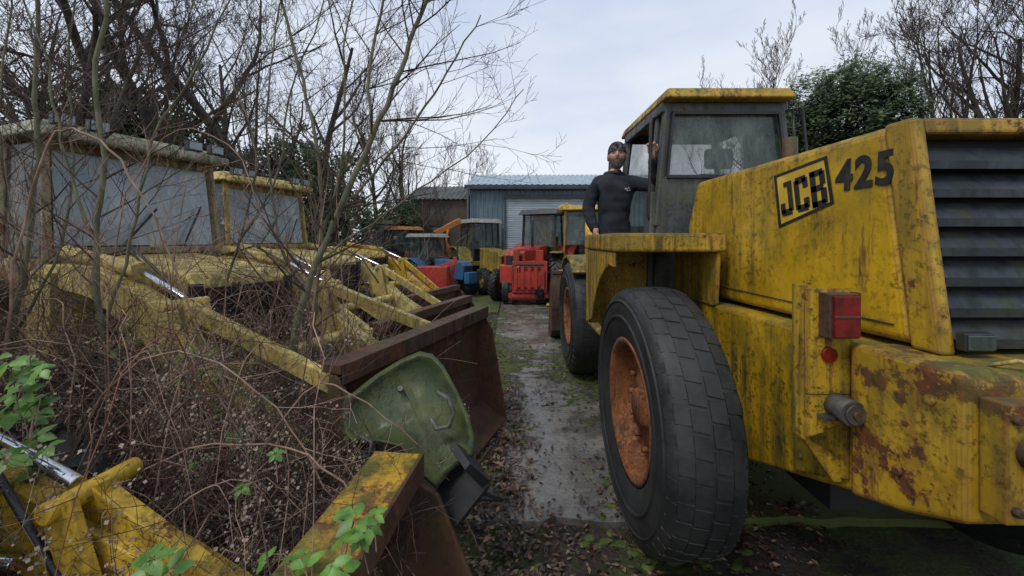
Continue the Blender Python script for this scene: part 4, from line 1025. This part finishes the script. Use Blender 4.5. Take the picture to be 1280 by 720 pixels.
for j in range(rows):
    ph=j/(rows-1)*math.pi*.5
    for i in range(nA):
        t=2*math.pi*i/nA; k=1.075+.004*math.sin(t*16)
        zz=.030+ .100*math.cos(ph); rr_=math.sin(ph)*.5+ .5*math.sin(ph)**.5
        vs_.append(hp(.076*k*rr_*math.cos(t),.098*k*rr_*math.sin(t)+.002,zz))
for i in range(nA):
    t=2*math.pi*i/nA; vs_.append(hp(.0835*math.cos(t),.107*math.sin(t)+.002,.026))
for i in range(nA):
    t=2*math.pi*i/nA; vs_.append(hp(.075*math.cos(t),.095*math.sin(t)+.002,.024))
b.add(vs_,[(j*nA+i,j*nA+(i+1)%nA,(j+1)*nA+(i+1)%nA,(j+1)*nA+i) for j in range(rows+1) for i in range(nA)],0,True)
obj('beanie',b,[HATM],MAN,off=MO)
def hand(name,w,f,nrm,side,curl,th):
    b=B(); f=V(f).normalized(); nrm=V(nrm); nrm=(nrm-f*nrm.dot(f)).normalized(); side=V(side); side=(side-f*side.dot(f)-nrm*side.dot(nrm)).normalized()
    M=Matrix((side,nrm,f)).transposed()
    b.ell(w+f*.045,(.042,.017,.055),0,14,M); b.tube([w-f*.04,w,w+f*.03],[.028,.026,.03],10,0)
    for k,(o_,L) in enumerate(((.030,.072),(.010,.080),(-.010,.075),(-.029,.058))):
        pts=[w+f*.062+side*o_,w+f*.085+side*o_]; p=pts[-1]; tot=0
        for seg,fr_ in enumerate((.45,.32,.23)):
            tot+=curl*(1 if seg<2 else .7); d=f*math.cos(tot)+nrm*math.sin(tot); p=p+d*L*fr_; pts.append(p)
        b.tube(pts,[.0095,.0098,.009,.008,.0055],8,0)
    p=w+f*.02+side*.028; d1=(side*.75+f*.65+nrm*.25*th).normalized(); d2=(f*.8+nrm*.6*th+side*.1).normalized()
    b.tube([p-d1*.015,p+d1*.035,p+d1*.035+d2*.03,p+d1*.033+d2*.055],[.013,.012,.010,.006],8,0)
    return obj(name,b,[SKIN],MAN,off=MO)
hand('right_hand',V((.802,3.675,1.85)),(.02,-.15,-1),(.9,.25,0),(.1,-1,0),.38,1)
hand('left_hand',V((1.256,3.432,2.54)),(-.12,-.1,1),(-.55,-.8,0),(.8,-.5,0),.95,1.2)

# =============== LIGHT / WORLD / CAMERA ===============
SEL,SAZ=math.radians(55),math.radians(222)
w=bpy.data.worlds.new("World"); S.world=w; w.use_nodes=True; nt=w.node_tree; bg=nt.nodes['Background']
sky=nt.nodes.new('ShaderNodeTexSky'); sky.sky_type='NISHITA'; sky.sun_disc=False; sky.sun_elevation=SEL; sky.sun_rotation=SAZ; sky.dust_density=2
co=N(nt,'ShaderNodeTexCoord').outputs['Generated']
n1=noi(nt,co,1.6,5,.55,mp=(1,1,2.8))
cl=ramp(nt,n1,.38,.64,(.54,.63,.84),(.92,.96,1.0))
sx=N(nt,'ShaderNodeSeparateXYZ'); nt.links.new(co,sx.inputs[0])
hz=ramp(nt,sx.outputs['Z'],.0,.55,(.93,.95,.99),(.62,.71,.90))
cl=mix(nt,.5,cl,hz)
sc=N(nt,'ShaderNodeVectorMath'); sc.operation='SCALE'; sc.inputs['Scale'].default_value=10.6; nt.links.new(cl,sc.inputs[0])
m=mix(nt,.88,sky.outputs[0],sc.outputs[0]); nt.links.new(m,bg.inputs[0]); bg.inputs[1].default_value=.1
sl=bpy.data.lights.new('sun','SUN'); sl.energy=1.5; sl.angle=math.radians(16); sl.color=(1,.96,.9)
so=bpy.data.objects.new('sun',sl); S.collection.objects.link(so)
d=V((math.sin(SAZ)*math.cos(SEL),math.cos(SAZ)*math.cos(SEL),math.sin(SEL)))
so.rotation_euler=d.to_track_quat('Z','Y').to_euler()
cd=bpy.data.cameras.new('camera'); cd.sensor_width=36; cd.lens=13.5; cd.shift_y=-60/1280; cd.clip_start=.05; cd.clip_end=1000
c=bpy.data.objects.new('camera',cd); c.location=(0,0,CAMZ); c.rotation_euler=(math.radians(90),0,0); S.collection.objects.link(c); S.camera=c
S.view_settings.view_transform='Standard'; S.view_settings.look='None'; S.view_settings.exposure=0
